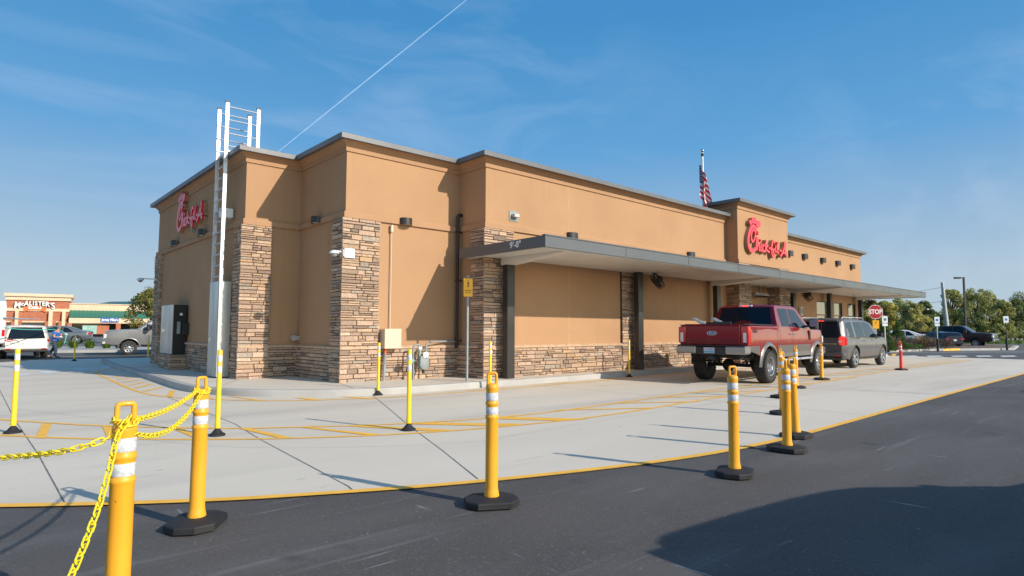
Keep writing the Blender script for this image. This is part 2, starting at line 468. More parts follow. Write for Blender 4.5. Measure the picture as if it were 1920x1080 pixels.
# kerbed walk round the building
KERB = smooth_pts([(4.5, 32), (4.15, 27), (4.08, 23.2), (3.99, 19.4), (3.90, 16.8), (3.98, 15.35), (4.33, 14.2), (4.92, 13.35), (5.6, 12.82), (6.3, 12.42), (7.1, 12.2), (8.2, 12.13), (9.6, 12.12), (10.6, 12.10)], 6)
KERB = [(p.x, p.y) for p in KERB] + [(10.95, 11.98), (11.3, 12.02), (14.5, 12.08), (20, 12.1), (30, 12.1), (40.9, 12.1), (41.2, 12.4), (41.4, 28), (41.2, 31.6), (40.8, 32)]
mb = MB(); ii = []
n = len(KERB)
P = [Vector(p) for p in KERB]
rows = []
for i in range(n):
    d = (P[(i + 1) % n] - P[i - 1]).normalized() if 0 < i < n - 1 else (P[min(i + 1, n - 1)] - P[max(i - 1, 0)]).normalized()
    nn = Vector((-d.y, d.x))     # inwards: left of travel
    if nn.dot(Vector((22, 22)) - P[i]) < 0: nn = -nn
    q = [(P[i] - nn * .012, -.02), (P[i] - nn * .004, .11), (P[i] + nn * .004, .135), (P[i] + nn * .02, .149), (P[i] + nn * .15, .150), (P[i] + nn * .155, .144), (P[i] + nn * .162, .144), (P[i] + nn * .167, .150)]
    rows.append([(a.x, a.y, z) for a, z in q])
mb.use(M['curb']); mb.grid(rows)
mb.use(M['concrete'])
mb.poly([r[-1] for r in rows])
struct(mb.build('sidewalk', smooth=40))
# expansion joints of the walk and the drive, sheets 4 mm up
mb = MB(); mb.use(M['joint'])
def lines(mb, segs, w, z):
    for s_ in segs:
        a, b = strip(s_, w)
        for i in range(len(a) - 1): mb.poly([(a[i].x, a[i].y, z), (a[i + 1].x, a[i + 1].y, z), (b[i + 1].x, b[i + 1].y, z), (b[i].x, b[i].y, z)])
lines(mb, [[(.72, 35), (.66, 12.4), (.70, 9.06), (.69, 6.35)], [(3.30, 14.9), (3.16, 9.9), (2.97, 8.24), (2.72, 5.30), (2.68, 5.12)], [(6.85, 12.3), (6.2, 10.7), (5.12, 8.07), (4.36, 6.1), (3.80, 4.72)],
           [(11.4, 11.9), (11.6, 8.0), (11.8, 3.9)], [(17.0, 11.9), (17.0, 3.95)], [(22.7, 11.9), (22.7, 4.0)], [(28.4, 12), (28.4, 4.1)], [(34, 12), (34, 4.2)]], .011, .004)
mb.use(M['joint_light'])
lines(mb, [smooth_pts([(1.6, 9.9), (2.6, 7.9), (4.68, 6.43), (6.13, 6.37), (8.06, 6.46), (10.54, 6.50), (20, 6.5), (42, 6.6)], 6), smooth_pts([(.7, 14.4), (2.2, 11.0), (4.0, 9.65), (7.3, 9.2), (11.5, 9.3), (22, 9.4), (42, 9.5)], 6), [(3.6, 9.2), (4.9, 10.95)]], .010, .0042)
struct(mb.build('drive_lane_joints', fix=False))
mb = MB(); mb.use(M['joint'])
lines(mb, [[(5.37, 16.6), (4.2, 14.6)], [(6.86, 13.9), (6.5, 12.5)], [(9.1, 13.9), (9.1, 12.3)], [(12.9, 12.6), (12.9, 12.2)], [(15.6, 12.6), (15.6, 12.2)], [(4.2, 19.8), (5.3, 19.8)], [(4.3, 24.2), (5.3, 24.2)]], .012, .1535)
struct(mb.build('sidewalk_joints', fix=False))

# yellow paint
mb = MB(); mb.use(M['paint_y'])
e2 = [(p.x, p.y + .05) for p in EDGE]
lines(mb, [e2], .105, .005)
MID_LO = smooth_pts([(-1.2, 14.5), (-.4, 12.3), (.42, 10.92), (1.31, 9.78), (2.45, 8.74), (3.33, 8.10), (4.38, 7.54), (5.45, 7.17), (6.62, 6.93), (7.9, 6.80), (9.4, 6.82), (11.2, 6.95), (15.1, 7.05), (18.0, 7.15), (24.3, 7.5), (33.8, 7.7), (41, 7.9)], 6)
MID_UP = smooth_pts([(-.6, 15.8), (.0, 14.0), (.48, 12.8), (1.08, 11.77), (1.68, 10.88), (2.89, 9.55), (3.77, 8.96), (4.45, 8.56), (5.49, 8.10), (6.51, 7.84), (7.5, 7.72), (8.7, 7.72), (9.8, 7.79), (12.0, 7.90), (14.9, 8.05), (18.0, 8.22), (24.3, 8.4), (33.8, 8.5), (41, 8.6)], 6)
lines(mb, [MID_LO, MID_UP], .085, .005)
def pxquad(c, z=.0055): mb.poly([at(x, y, z) for x, y in c])
for c in ([(80, 794), (97, 795), (84, 822), (66, 821)], [(192, 799), (209, 800), (216, 824), (202, 824)], [(322, 803), (340, 803), (393, 824), (372, 824)], [(447, 803), (467, 802.5), (553, 821.5), (528, 822)],
          [(564, 801.5), (586, 801), (722, 815), (693, 816)], [(645, 798.5), (682, 797), (862, 806.5), (805, 808)], [(760, 795), (812, 792), (1001, 794.6), (945, 799)], [(915, 785), (950, 781), (1105, 785), (1060, 789)]): pxquad(c)
X = 8.05
while X < 38:
    mb.poly([(X, 7.80 + max(0, X - 9) * .03 if X < 20 else 8.3, .0055), (X + .22, 7.80 + max(0, X - 9) * .03 if X < 20 else 8.3, .0055), (X + 1.75, 6.86 if X < 12 else (7.1 if X < 20 else 7.55), .0055), (X + 1.53, 6.86 if X < 12 else (7.1 if X < 20 else 7.55), .0055)])
    X += 1.62
KL = smooth_pts([(3.28, 24.4), (3.13, 19.86), (3.06, 17.2), (3.10, 15.9), (3.25, 14.9), (3.62, 14.1), (4.2, 13.2), (4.8, 12.55), (5.6, 12.08), (6.5, 11.75), (7.6, 11.55), (9.0, 11.5), (11.1, 11.52), (13.4, 11.6), (19, 11.7), (30, 11.75), (40.5, 11.8)], 6)
lines(mb, [KL, [(3.28, 24.4), (3.9, 26.3)]], .085, .005)
for a, b, w in (((211, 707.6), (233.7, 704.5), .10), ((220.5, 712), (247.8, 707.6), .10), ((232, 717), (258.7, 712), .10), ((242, 722.5), (269.7, 717), .10), ((254, 728), (285, 720), .10), ((269.7, 734), (303, 726.4), .10)):
    lines(mb, [[at(*a).xy, at(*b).xy]], w, .0055)
for c in ([(313, 742.8), (323, 743.5), (328, 733), (319, 732)], [(366, 737.6), (378, 738), (402, 748), (390, 748)], [(424, 742.5), (436, 743), (500, 751), (484, 751)], [(552, 745), (566, 745), (609, 750), (590, 751)], [(640, 743.5), (658, 743.5), (706, 747), (690, 748)],
          [(870, 732.5), (890, 731), (960, 727), (940, 729)], [(985, 722), (1010, 720.5), (1075, 715.5), (1050, 718)]): pxquad(c)
X = 14.5
while X < 39: mb.poly([(X, 12.0, .0055), (X + .2, 12.0, .0055), (X + .9, 11.66, .0055), (X + .7, 11.66, .0055)]); X += 1.6
struct(mb.build('road_markings', fix=False))
mb = MB(); mb.use(M['paint_w'])
for c in ([(70, 696), (98, 694), (112, 699), (84, 701)], [(134, 691), (152, 690), (168, 694), (148, 695.5)], [(185, 688), (203, 686.5), (217, 689.5), (200, 691)], [(27, 700), (50, 699), (57, 704), (30, 705)]): pxquad(c)
for x in range(1690, 1925, 46): pxquad([(x, 667), (x + 26, 666.6), (x + 34, 668.6), (x + 6, 669)], .006)
lines(mb, [[at(110, 668).xy, at(265, 672.4).xy]], .14, .004)
lines(mb, [[at(60, 667.5).xy, at(10, 668.5).xy]], .14, .004)
struct(mb.build('white_markings', fix=False))

# ================================================================== RESTAURANT
XL, YB, XC, YD, XE, YF = 5.44, 16.80, 6.96, 14.02, 10.50, 12.80
X1, YT, X2, XR, YK = 23.5, 12.27, 28.19, 39.05, 26.70
PAL = [((.45, .305, .20), 8), ((.51, .37, .26), 4), ((.40, .275, .195), 7), ((.345, .24, .17), 5), ((.34, .275, .215), 4), ((.25, .175, .13), 3), ((.43, .295, .215), 5), ((.47, .30, .17), 1)]
PB = [c for c, w in PAL for _ in range(w)]
def stones(mb, p0, u, nn, length, z0, z1, rnd, out=.045, e0=0., e1=0., hmin=.06, hmax=.145, cover=None):
    """ledge stones laid on a vertical plane: p0 (x,y), u along, nn outward"""
    u = Vector((u[0], u[1], 0)); nn = Vector((nn[0], nn[1], 0)); o = Vector((p0[0], p0[1], 0))
    def one(a, b, c, d):
        if b - a < .03 or d - c < .012: return
        pr = out * rnd.uniform(.25, 1.0); g = .004; col = rnd.choice(PB); k = rnd.uniform(.82, 1.18)
        mb.use(M['stone'], (col[0] * k, col[1] * k, col[2] * k))
        a2 = a + g - (pr if a <= e0 * -1 + 1e-6 and e0 else 0); b2 = b - g
        t = rnd.uniform(-.006, .006); s1 = rnd.uniform(-.012, .012); s2 = rnd.uniform(-.012, .012)
        back = [(a2, c + g), (b2, c + g), (b2, d - g), (a2, d - g)]
        ins = min(.010, (d - c) * .2)
        fr = [(a2 + ins * .8, c + g + ins), (b2 - ins + s1, c + g + ins + t), (b2 - ins + s2, d - g - ins + t), (a2 + ins, d - g - ins)]
        i = len(mb.v)
        mb.v += [tuple(o + u * x + nn * .001 + Vector((0, 0, z))) for x, z in back] + [tuple(o + u * x + nn * pr + Vector((0, 0, z))) for x, z in fr]
        mb.face((i + 4, i + 5, i + 6, i + 7))
        for q in range(4): mb.face((i + q, i + (q + 1) % 4, i + 4 + (q + 1) % 4, i + 4 + q))
    z = z0
    while z < z1 - .02:
        h = rnd.uniform(hmin, hmax)
        if z1 - (z + h) < .04: h = z1 - z
        x = -e0
        while x < length + e1 - .01:
            Ls = rnd.uniform(.16, .5) if h > .09 else rnd.uniform(.24, .62)
            if length + e1 - (x + Ls) < .1: Ls = length + e1 - x
            r = rnd.random()
            if h > .105 and r < .42:
                hs = h * rnd.uniform(.38, .62); one(x, x + Ls * .999, z, z + hs)
                if rnd.random() < .5: one(x, x + Ls, z + hs, z + h)
                else:
                    m_ = x + Ls * rnd.uniform(.35, .65); one(x, m_, z + hs, z + h); one(m_, x + Ls, z + hs, z + h)
            else: one(x, x + Ls, z, z + h)
            x += Ls
        z += h
B = empty('restaurant', (0, 0, 0), 0, 'long tan stucco restaurant with stone piers, flat parapet roof and a taller tower', 'restaurant building')
# walls
mb = MB()
def wall(a, b, z0, z1): mb.poly([(a[0], a[1], z0), (b[0], b[1], z0), (b[0], b[1], z1), (a[0], a[1], z1)])
FP = [(X1, YF), (XE, YF), (XE, YD), (XC, YD), (XC, YB), (XL, YB), (XL, YK), (XR, YK), (XR, YF), (X2, YF)]
for i in range(len(FP) - 1):
    a, b = FP[i], FP[i + 1]
    top = 6.25 if i < 7 else 6.05
    if i == 7: top = 6.05
    if i == 8: continue
    wall(a, b, .0, top)
# wing front wall with three window openings
WIN = [(32.6, 34.1), (34.9, 36.05), (36.85, 38.05)]
wz0, wz1 = .95, 3.04
xs = [X2] + [v for w_ in WIN for v in w_] + [XR]
for k in range(0, len(xs), 2): wall((xs[k], YF), (xs[k + 1], YF), 0, 6.05)
for a, b in WIN:
    wall((a, YF), (b, YF), 0, wz0); wall((a, YF), (b, YF), wz1, 6.05)
    for x in (a, b): mb.poly([(x, YF, wz0), (x, YF + .12, wz0), (x, YF + .12, wz1), (x, YF, wz1)])
    mb.poly([(a, YF, wz1), (b, YF, wz1), (b, YF + .12, wz1), (a, YF + .12, wz1)]); mb.poly([(a, YF, wz0), (b, YF, wz0), (b, YF + .12, wz0), (a, YF + .12, wz0)])
# tower
for a, b in (((X1, YF + .6), (X1, YT)), ((X1, YT), (X2, YT)), ((X2, YT), (X2, YF + .6)), ((X1, YF + .6), (X2, YF + .6))): wall(a, b, 4.2, 6.80)
wall((X1, YF + .002), (X2, YF + .002), .0, 4.3); wall((X1, YT), (X1, YF), 3.4, 4.2); wall((X1, YT), (X2, YT), 3.6, 4.2); wall((X2, YT), (X2, YF), 3.4, 4.2)
mb.build('wall', M['stucco'], B, fix=False)
mb = MB(); mb.use(M['blackpaint']); mb.prism([(XL + .1, YB + .1), (XC + .1, YB + .1), (XC + .1, YD + .1), (XE + .1, YD + .1), (XE + .1, YF + .1), (XR - .1, YF + .4), (XR - .1, YK - .1), (XL + .1, YK - .1)], 5.65, 5.75)
mb.build('roof', vary(mat('roof_membrane', (.5, .5, .48), .8), 1, .1), B)
CORN = [(-.02, 5.96), (.035, 5.965), (.04, 6.075), (.055, 6.085), (.075, 6.12), (.12, 6.17), (.18, 6.205), (.19, 6.215), (-.05, 6.215)]
CAPP = [(-.30, 6.32), (-.30, 6.20), (.285, 6.205), (.29, 6.33), (.275, 6.338)]
MAIN = [(X1 - .05, YF), (XE, YF), (XE, YD), (XC, YD), (XC, YB), (XL, YB), (XL, YK), (X1, YK)]
def swp(name, path, prof, m, dz=0., flip=1, par=B, smooth=None):
    b_ = MB(); sweep(b_, path, [(o_, z_ + dz) for o_, z_ in prof], flip=flip); return b_.build(name, m, par, smooth=smooth)
swp('cornice', MAIN, CORN, M['trim'], flip=-1); swp('parapet_cap', MAIN, CAPP, M['cap'], flip=-1)
WING = [(X2, YF), (XR, YF), (XR, YK), (X1, YK)]
swp('cornice', WING, CORN, M['trim'], -.20, flip=1); swp('parapet_cap', WING, CAPP, M['cap'], -.20, flip=1)
TWR = [(X1, YF + .7), (X1, YT), (X2, YT), (X2, YF + .7)]
swp('cornice', TWR, CORN, M['trim'], .56, flip=1); swp('parapet_cap', TWR, CAPP, M['cap'], .56, flip=1)
BAND = [(0, 4.27), (.06, 4.27), (.06, 4.41), (.045, 4.43), (0, 4.435)]
swp('string_course', MAIN, BAND, M['trim'], flip=-1)
swp('string_course', [(X1, YF), (X1, YT), (X2, YT), (X2, YF)], BAND, M['trim'], .0, flip=1)
SILL = [(0, .965), (.085, .965), (.09, 1.02), (.02, 1.045), (0, 1.045)]
swp('stone_sill', [(X1, YF), (XE, YF), (XE, YD), (XC, YD), (XC, YB), (XL, YB), (XL, YK)], SILL, M['sill'], flip=-1)
rs = random.Random(5)
def cladding(name, panels, back=True):
    b_ = MB()
    for (p0, u, nn, ln, z0, z1, e0) in panels:
        b_.use(M['grout'], (.06, .045, .035))
        a = Vector((p0[0], p0[1], 0)); uu = Vector((u[0], u[1], 0)); n_ = Vector((nn[0], nn[1], 0))
        q0 = a + n_ * .004; q1 = a + uu * ln + n_ * .004
        b_.poly([(q0.x, q0.y, z0), (q1.x, q1.y, z0), (q1.x, q1.y, z1), (q0.x, q0.y, z1)])
        b_.c[-1] = (.06, .045, .035)
        stones(b_, p0, u, nn, ln, z0, z1, rs, e0=e0)
    return b_.build(name, None, B, fix=False)
# low stone base of every wall between the piers
cladding('stone_base', [((11.45, YF - .03), (1, 0), (0, -1), 12.1, .12, .965, 0)])
cladding('stone_base', [((XE - .03, YD), (0, -1), (-1, 0), YD - YF - .5, .12, .965, 0), ((7.85, YD - .03), (1, 0), (0, -1), XE - 7.85, .12, .965, 0)])
cladding('stone_base', [((XC - .03, YB), (0, -1), (-1, 0), YB - YD - .5, .12, .965, 0), ((6.1, YB - .03), (1, 0), (0, -1), XC - 6.1, .12, .965, 0)])
cladding('stone_base', [((XL - .03, YK), (0, -1), (-1, 0), YK - YB - .6, .12, .965, 0)])
# tall piers
def pier(x0, x1, y0, y1, z1, faces, z0=.12, name='stone_pier'):
    """solid rectangular pier faced with stones; faces from W,S,E,N"""
    b_ = MB(); b_.use(M['grout'], (.06, .045, .035)); b_.box(x0, x1, y0, y1, z0, z1)
    for i in range(len(b_.c)): b_.c[i] = (.06, .045, .035)
    if 'S' in faces: stones(b_, (x0, y0), (1, 0), (0, -1), x1 - x0, z0, z1, rs, e0=.03 if 'W' in faces else 0)
    if 'W' in faces: stones(b_, (x0, y1), (0, -1), (-1, 0), y1 - y0, z0, z1, rs)
    if 'E' in faces: stones(b_, (x1, y0), (0, 1), (1, 0), y1 - y0, z0, z1, rs)
    return b_.build(name, None, B, fix=False)
pier(XL - .06, XL + .70, YB - .06, YB + .6, 4.265, 'SWE')
pier(XC - .06, XC + .94, YD - .06, YD + .55, 4.265, 'SWE')
pier(XE - .06, XE + .98, YF - .06, YF + .55, 4.265, 'SWE')
pier(16.4, 17.5, YF - .06, YF + .1, 4.265, 'SE')
pier(X1 + .0, X1 + 1.0, YT - .02, YF + .1, 4.265, 'SWE')
pier(X2 - 1.0, X2, YT - .02, YF + .1, 4.265, 'SWE')
pier(XL - .06, XL + .7, YK - .9, YK + .06, 4.265, 'WS')
pier(XR - .05, XR + .03, YF - .05, YF + .5, .96, 'WS')
# plaster reveals
for x, z0, z1 in ((13.86, 1.05, 4.26), (13.86, 4.44, 5.95), (19.9, 4.44, 5.95), (19.9, 1.05, 4.26)): mb = MB(); mb.box(x - .008, x + .008, YF - .003, YF + .01, z0, z1); mb.build('plaster_joint', M['sill'], B)
# windows of the wing
for a, b in WIN:
    f = MB(); t = .05
    f.box(a, a + t, YF + .03, YF + .10, wz0, wz1); f.box(b - t, b, YF + .03, YF + .10, wz0, wz1)
    f.box(a + t, b - t, YF + .03, YF + .10, wz1 - t, wz1); f.box(a + t, b - t, YF + .03, YF + .10, wz0, wz0 + t)
    f.box(a + t, b - t, YF + .04, YF + .09, 2.30, 2.35); f.box(b - .33, b - .29, YF + .04, YF + .09, wz0 + t, 2.30)
    w_ = f.build('window', M['bronze_dark'], B)
    g = MB(); g.box(a + t, b - .33, YF + .06, YF + .07, wz0 + t, wz1 - t); g.build('pane', M['glass'], w_)
    g = MB(); g.box(b - .29, b - t, YF + .062, YF + .072, wz0 + t, wz1 - t); g.build('dark_panel', M['blackpaint'], w_)

# drive-through bay between the tower piers
f = MB(); f.box(24.9, 26.9, YF - .06, YF + .02, 1.05, 2.35); w_ = f.build('window', M['bronze_dark'], B)
g = MB(); g.box(24.96, 25.9, YF - .066, YF - .058, 1.1, 2.3); g.box(25.95, 26.84, YF - .066, YF - .058, 1.1, 2.3); g.build('pane', M['glass'], w_)

# ---- script signs
RAWC = [ # strokes in tracing units, thickness
 ([(755, 460), (735, 380), (700, 340), (662, 352), (628, 425), (604, 520), (598, 620), (608, 700), (634, 768), (672, 792), (712, 775), (752, 735)], 40),
 ([(706, 395), (728, 455), (722, 525), (706, 585), (686, 622), (660, 600), (650, 520), (664, 440), (694, 396)], 26),
 ([(742, 770), (742, 660), (752, 572), (774, 562), (768, 650), (756, 775)], 26), ([(758, 720), (785, 668), (803, 690), (798, 765), (816, 790)], 24),
 ([(836, 655), (828, 765), (848, 795)], 24), ([(818, 600), (832, 604)], 26),
 ([(893, 690), (868, 688), (856, 750), (870, 805), (900, 785)], 24),
 ([(922, 598), (912, 700), (905, 815)], 26), ([(955, 688), (918, 742), (955, 800), (985, 815)], 24), ([(968, 742), (1012, 752)], 24),
 ([(1075, 650), (1052, 608), (1030, 650), (1018, 760), (1028, 860), (1048, 902), (1062, 870), (1046, 780)], 26), ([(1005, 755), (1085, 775)], 20),
 ([(1096, 690), (1084, 785), (1106, 815)], 24), ([(1142, 660), (1130, 648), (1120, 740), (1126, 820), (1152, 825)], 24), ([(1160, 792), (1196, 785)], 22),
 ([(1178, 895), (1215, 830), (1250, 725), (1256, 648), (1270, 665), (1264, 760), (1274, 850), (1305, 895)], 28), ([(1196, 822), (1304, 838)], 22),
 ([(752, 455), (775, 480)], 30)]
BLOBS = [((634, 268), 24, 45, .35), ((674, 235), 24, 58, .15), ((715, 238), 26, 62, -.1), ((776, 300), 42, 68, 0)]
def tr(p):
    q = on_y(1340 + p[0] / 9.82, 390 + p[1] / 9.82, YT - .1); return (q.x - 24.0, q.z - 4.75)
def make_sign(scale=1.0):
    face = MB(); face.use(M['red']); ret = MB(); ret.use(M['return'])
    k = 0
    def ribbon(pts, w):
        nonlocal k
        pts = smooth_pts([(a, b) for a, b in pts], 4) if len(pts) > 2 else [Vector(p) for p in pts]
        a, b = strip(pts, w); yo = -.16 - .0022 * k; k += 1
        al, bl = strip(pts, w * 1.04)
        for mb_, A, Bb, y0, y1 in ((face, a, b, yo, -.12), (ret, al, bl, -.121, -.005)):
            rows = [[(A[i].x, y0, A[i].y), (A[i].x, y1, A[i].y), (Bb[i].x, y1, Bb[i].y), (Bb[i].x, y0, Bb[i].y)] for i in range(len(A))]
            i0 = mb_.grid(rows, True); n_ = len(rows)
            mb_.face((i0, i0 + 1, i0 + 2, i0 + 3)); mb_.face((i0 + 4 * n_ - 1, i0 + 4 * n_ - 2, i0 + 4 * n_ - 3, i0 + 4 * n_ - 4))
    pxm = (tr((1290, 700))[0] - tr((600, 700))[0]) / 690
    for pts, w in RAWC:
        ribbon([tr(p) for p in pts], w * pxm * .78)
    for (cx_, cy_), rx, ry, t in BLOBS:
        c = tr((cx_, cy_)); q = [tr((cx_ + rx * cos(a_) * 1 + ry * sin(a_) * t * .4, cy_ + ry * sin(a_))) for a_ in [2 * pi * i / 16 for i in range(16)]]
        for mb_, y0, y1 in ((face, -.175, -.12), (ret, -.121, -.005)):
            i0 = mb_.grid([[(x, y0, z) for x, z in q], [(x, y1, z) for x, z in q]], True)
            mb_.face([i0 + j for j in range(16)]); mb_.face([i0 + 31 - j for j in range(16)])
    return face, ret
for nm, loc, rz, sc_, lab in (('script_sign', (24.0, YT, 4.75), 0, 1.0, 'red script lettering with comb and big C, on the front tower above the canopy'),
                        ('script_sign', (XL, 23.45, 4.80), -pi / 2, .87, 'red script lettering with a comb, high on the shaded end wall beside the ladder')):
    s_ = empty(nm, loc, rz, lab, 'sign', 'red script signs on the restaurant')
    s_.scale = (sc_, sc_, sc_)
    face, ret = make_sign()
    face.build('letter_faces', None, s_); ret.build('letter_returns', None, s_)

# ---- canopy
CX0, CX1, CY0, CY1, CZ0, CZ1 = 10.02, 40.8, 10.0, 12.74, 3.42, 3.69
C = empty('drive_through_canopy', (0, 0, 0), 0, 'long flat grey metal canopy on dark posts over the drive-through lane', 'canopy')
mb = MB(); mb.use(M['bronze'])
mb.box(CX0, CX1, CY0, CY0 + .06, CZ0 + .0, CZ1); mb.box(CX0, CX0 + .06, CY0 + .06, CY1 + .6, CZ0, CZ1); mb.box(CX1 - .06, CX1, CY0 + .06, CY1, CZ0, CZ1)
mb.box(CX0 - .02, CX1 + .02, CY0 - .02, CY0 + .10, CZ1, CZ1 + .025)
mb.use(M['bronze_dark'])
for k in range(1, 10): mb.box(CX0 + 3.05 * k, CX0 + 3.05 * k + .012, CY0 - .004, CY0 + .002, CZ0 + .002, CZ1 - .002)
mb.build('fascia', None, C)
mb = MB(); mb.box(CX0 + .06, XE - .1, CY0 + .1, CY1 + .55, CZ1 - .08, CZ1 - .03); mb.box(XE - .1, CX1 - .06, CY0 + .1, CY1 - .02, CZ1 - .08, CZ1 - .03); mb.build('roof_deck', M['bronze_dark'], C)
mb = MB(); y = CY0 + .16
mb.box(CX0 + .062, CX1 - .062, CY0 + .062, CY0 + .15, CZ0 - .02, CZ0 + .03)
while y < CY1 - .05:
    y2 = min(y + .30, CY1)
    x_start = CX0 + .062
    mb.box(x_start, CX1 - .062, y, y2 - .012, CZ0 + .022, CZ0 + .04); y = y2
mb.box(CX0 + .062, CX1 - .062, CY0 + .1, CY1, CZ0 + .041, CZ0 + .06)
mb.box(CX0 + .062, XE - .08, CY1, CY1 + .55, CZ0 + .022, CZ0 + .06)
mb.build('soffit', M['soffit'], C)
for px0 in (10.93, 16.82, 21.95, 28.85, 33.25, 37.7):
    mb = MB(); mb.box(px0, px0 + .28, 12.36, 12.56, .15, CZ0 + .02, .012); mb.build('post', M['bronze_dark'], C)
for px0 in (10.93, 21.95, 28.85, 37.7):
    mb = MB(); a, b = px0 - .02, px0 + .30
    P0 = [(12.62, CZ0 + .02), (12.62, 3.25), (12.30, 3.25), (10.2, CZ0 - .01), (10.2, CZ0 + .02)]
    i = len(mb.v); mb.v += [(a, y, z) for y, z in P0] + [(b, y, z) for y, z in P0]
    mb.face([i + k for k in range(5)]); mb.face([i + 9 - k for k in range(5)])
    for k in range(5): mb.face((i + k, i + (k + 1) % 5, i + 5 + (k + 1) % 5, i + 5 + k))
    mb.build('beam', M['soffit'], C)
lamp_m = mat('downlight_lens', (.75, .75, .72), .3)
for x, y in ((11.97, 11.33), (17.4, 11.3), (20.4, 11.5), (23.4, 10.6), (28.6, 11.1), (33, 11.1), (37, 11.1)):
    mb = MB(); mb.use(M['white']).lathe([(.13, CZ0 + .022), (.13, CZ0 + .006), (.10, CZ0 + .004)], (x, y, 0), 20, cap=False); mb.use(lamp_m).lathe([(.10, CZ0 + .005), (.0, CZ0 + .008)], (x, y, 0), 20, cap=False)
    mb.build('downlight', None, C, smooth=30)
t_ = text_mesh('clearance_lettering', "9'-0\"", .22, face_mtx((CX0 - .003, 11.05, 3.565), (-1, 0, 0)), M['text_white'], C, extrude=.002, bold=.004)

# ---- roof ladder
Ld = empty('roof_ladder', (5.08, 17.45, .15), 0, 'white metal roof ladder with guard rails rising above the parapet on the end wall', 'ladder')
RX0, RX1, RYa, RYb = 0., .84, 0., .72
def rail(x, y, z0, z1, name='rail'):
    mb = MB(); mb.box(x - .045, x + .045, y - .028, y + .028, z0, z1 - .05); mb.build(name, M['galv'], Ld)
    mb = MB(); mb.box(x - .05, x + .05, y - .033, y + .033, z1 - .05, z1); mb.build('rail_cap', M['blackplastic'], Ld)
for y in (RYa, RYb): rail(RX0, y, .05, 7.6); rail(RX1, y, 6.2, 7.6, 'guard_post')
z = 2.75
while z < 6.3:
    mb = MB(); mb.tube([(RX0, RYa + .03, z), (RX0, RYb - .03, z)], .022, 8); mb.build('rung', M['galv'], Ld, smooth=40); z += .305
for y in (RYa, RYb):
    for z in (6.35, 6.70, 7.08, 7.45):
        mb = MB(); mb.tube([(RX0 + .04, y, z), (RX1 - .04, y, z)], .018, 8); mb.build('guard_rail', M['galv'], Ld, smooth=40)
mb = MB(); mb.box(RX0 + .05, RX1, RYa + .03, RYb - .03, 6.19, 6.24); mb.build('platform', M['galv'], Ld)
for z in (1.2,):
    for y in (RYa, RYb):
        mb = MB(); mb.box(.04, XL - 5.08, y - .02, y + .02, z - .03, z + .03); mb.build('wall_bracket', M['galv'], Ld)
mb = MB(); mb.box(-.055, -.048, RYa + .03, RYb + .05, .03, 2.6); mb.box(-.05, .26, RYa - .06, RYa - .05, .03, 2.6); mb.box(-.05, .26, RYb + .05, RYb + .06, .03, 2.6); mb.box(.255, .26, RYa - .05, RYb + .05, .03, 2.6)
mb.build('security_door', M['steel'], Ld)
mb = MB(); mb.box(-.065, -.055, RYb - .12, RYb - .04, 1.0, 1.06); mb.build('padlock', M['chrome'], Ld)

# ---- wall lights
def wall_light(loc, rz, label, w=.36, h=.17, d=.17):
    o = empty('wall_light', loc, rz, label, 'wall light', 'half-round wall lights on the restaurant')
    mb = MB(); mb.use(M['bronze_dark']); n_ = 14
    ring = [(w / 2 * cos(pi * k / n_ + pi), d * sin(pi * k / n_ + pi)) for k in range(n_ + 1)]
    rows = [[(x, y, -h / 2) for x, y in ring], [(x, y, h / 2) for x, y in ring]]
    mb.grid(rows); mb.poly([(x, y, h / 2 - .01) for x, y in ring]); mb.poly([(x * .97, y * .97, h / 2) for x, y in ring])
    mb.build('shade', None, o, smooth=30, fix=False)
    mb = MB(); mb.poly([(x * .9, y * .9, -h / 2 + .02) for x, y in ring]); mb.build('lens', lamp_m, o, fix=False)
    return o
M['bronze_dark2'] = M['bronze_dark']
p = on_y(760, 416, YD - .05); wall_light((p.x, YD - .06, p.z), 0, 'half-round wall light on the lit wall over the gas meter, left of the canopy', .36, .18)
p = on_x(596, 413, XC - .05); wall_light((XC - .06, p.y, p.z), -pi / 2, 'half-round wall light on the shaded return wall between the two tall stone piers', .36, .18)
p = on_x(385, 437, XL); wall_light((XL - .06, p.y, p.z), -pi / 2, 'half-round wall light on the end wall right below the script sign, next to the ladder', .5, .2)
p = on_x(333, 457, XL); wall_light((XL - .06, p.y, p.z), -pi / 2, 'half-round wall light on the end wall below left of the script sign, away from ladder', .5, .2)
for (x, y), lab in (((1072, 443), 'half-round wall light just above the canopy near its 9 foot corner'), ((1294, 478), 'half-round wall light just above the canopy before the tower')):
    p = on_y(x, y, YF - .06); wall_light((p.x, YF - .06, p.z), 0, lab, .46, .2)
for i, ((x, y), lab) in enumerate([((1481, 475), 'half-round wall light on the far wing touching the tower edge, nearest the red script'), ((1509, 481), 'second half-round wall light on the far wing counted from the tower'),
      ((1543, 488), 'middle one of the five half-round wall lights on the far wing'), ((1571, 493.5), 'fourth half-round wall light on the far wing counted from the tower'), ((1598, 500), 'half-round wall light at the far right corner of the wing')]):
    p = on_y(x, y, YF - .06); wall_light((p.x, YF - .02, p.z), 0, lab, .46, .24, .19)

def boxobj(name, box, m, label, cat, parts=(), bev=.01, group=None):
    o = empty(name, (box[0], box[2], box[4]), 0, label, cat, group)
    mb = MB(); mb.box(0, box[1] - box[0], 0, box[3] - box[2], 0, box[5] - box[4], bev); mb.build('housing', m, o)
    for nm, b_, mm in parts:
        mb = MB(); mb.box(b_[0] - box[0], b_[1] - box[0], b_[2] - box[2], b_[3] - box[2], b_[4] - box[4], b_[5] - box[4], .004); mb.build(nm, mm, o)
    return o
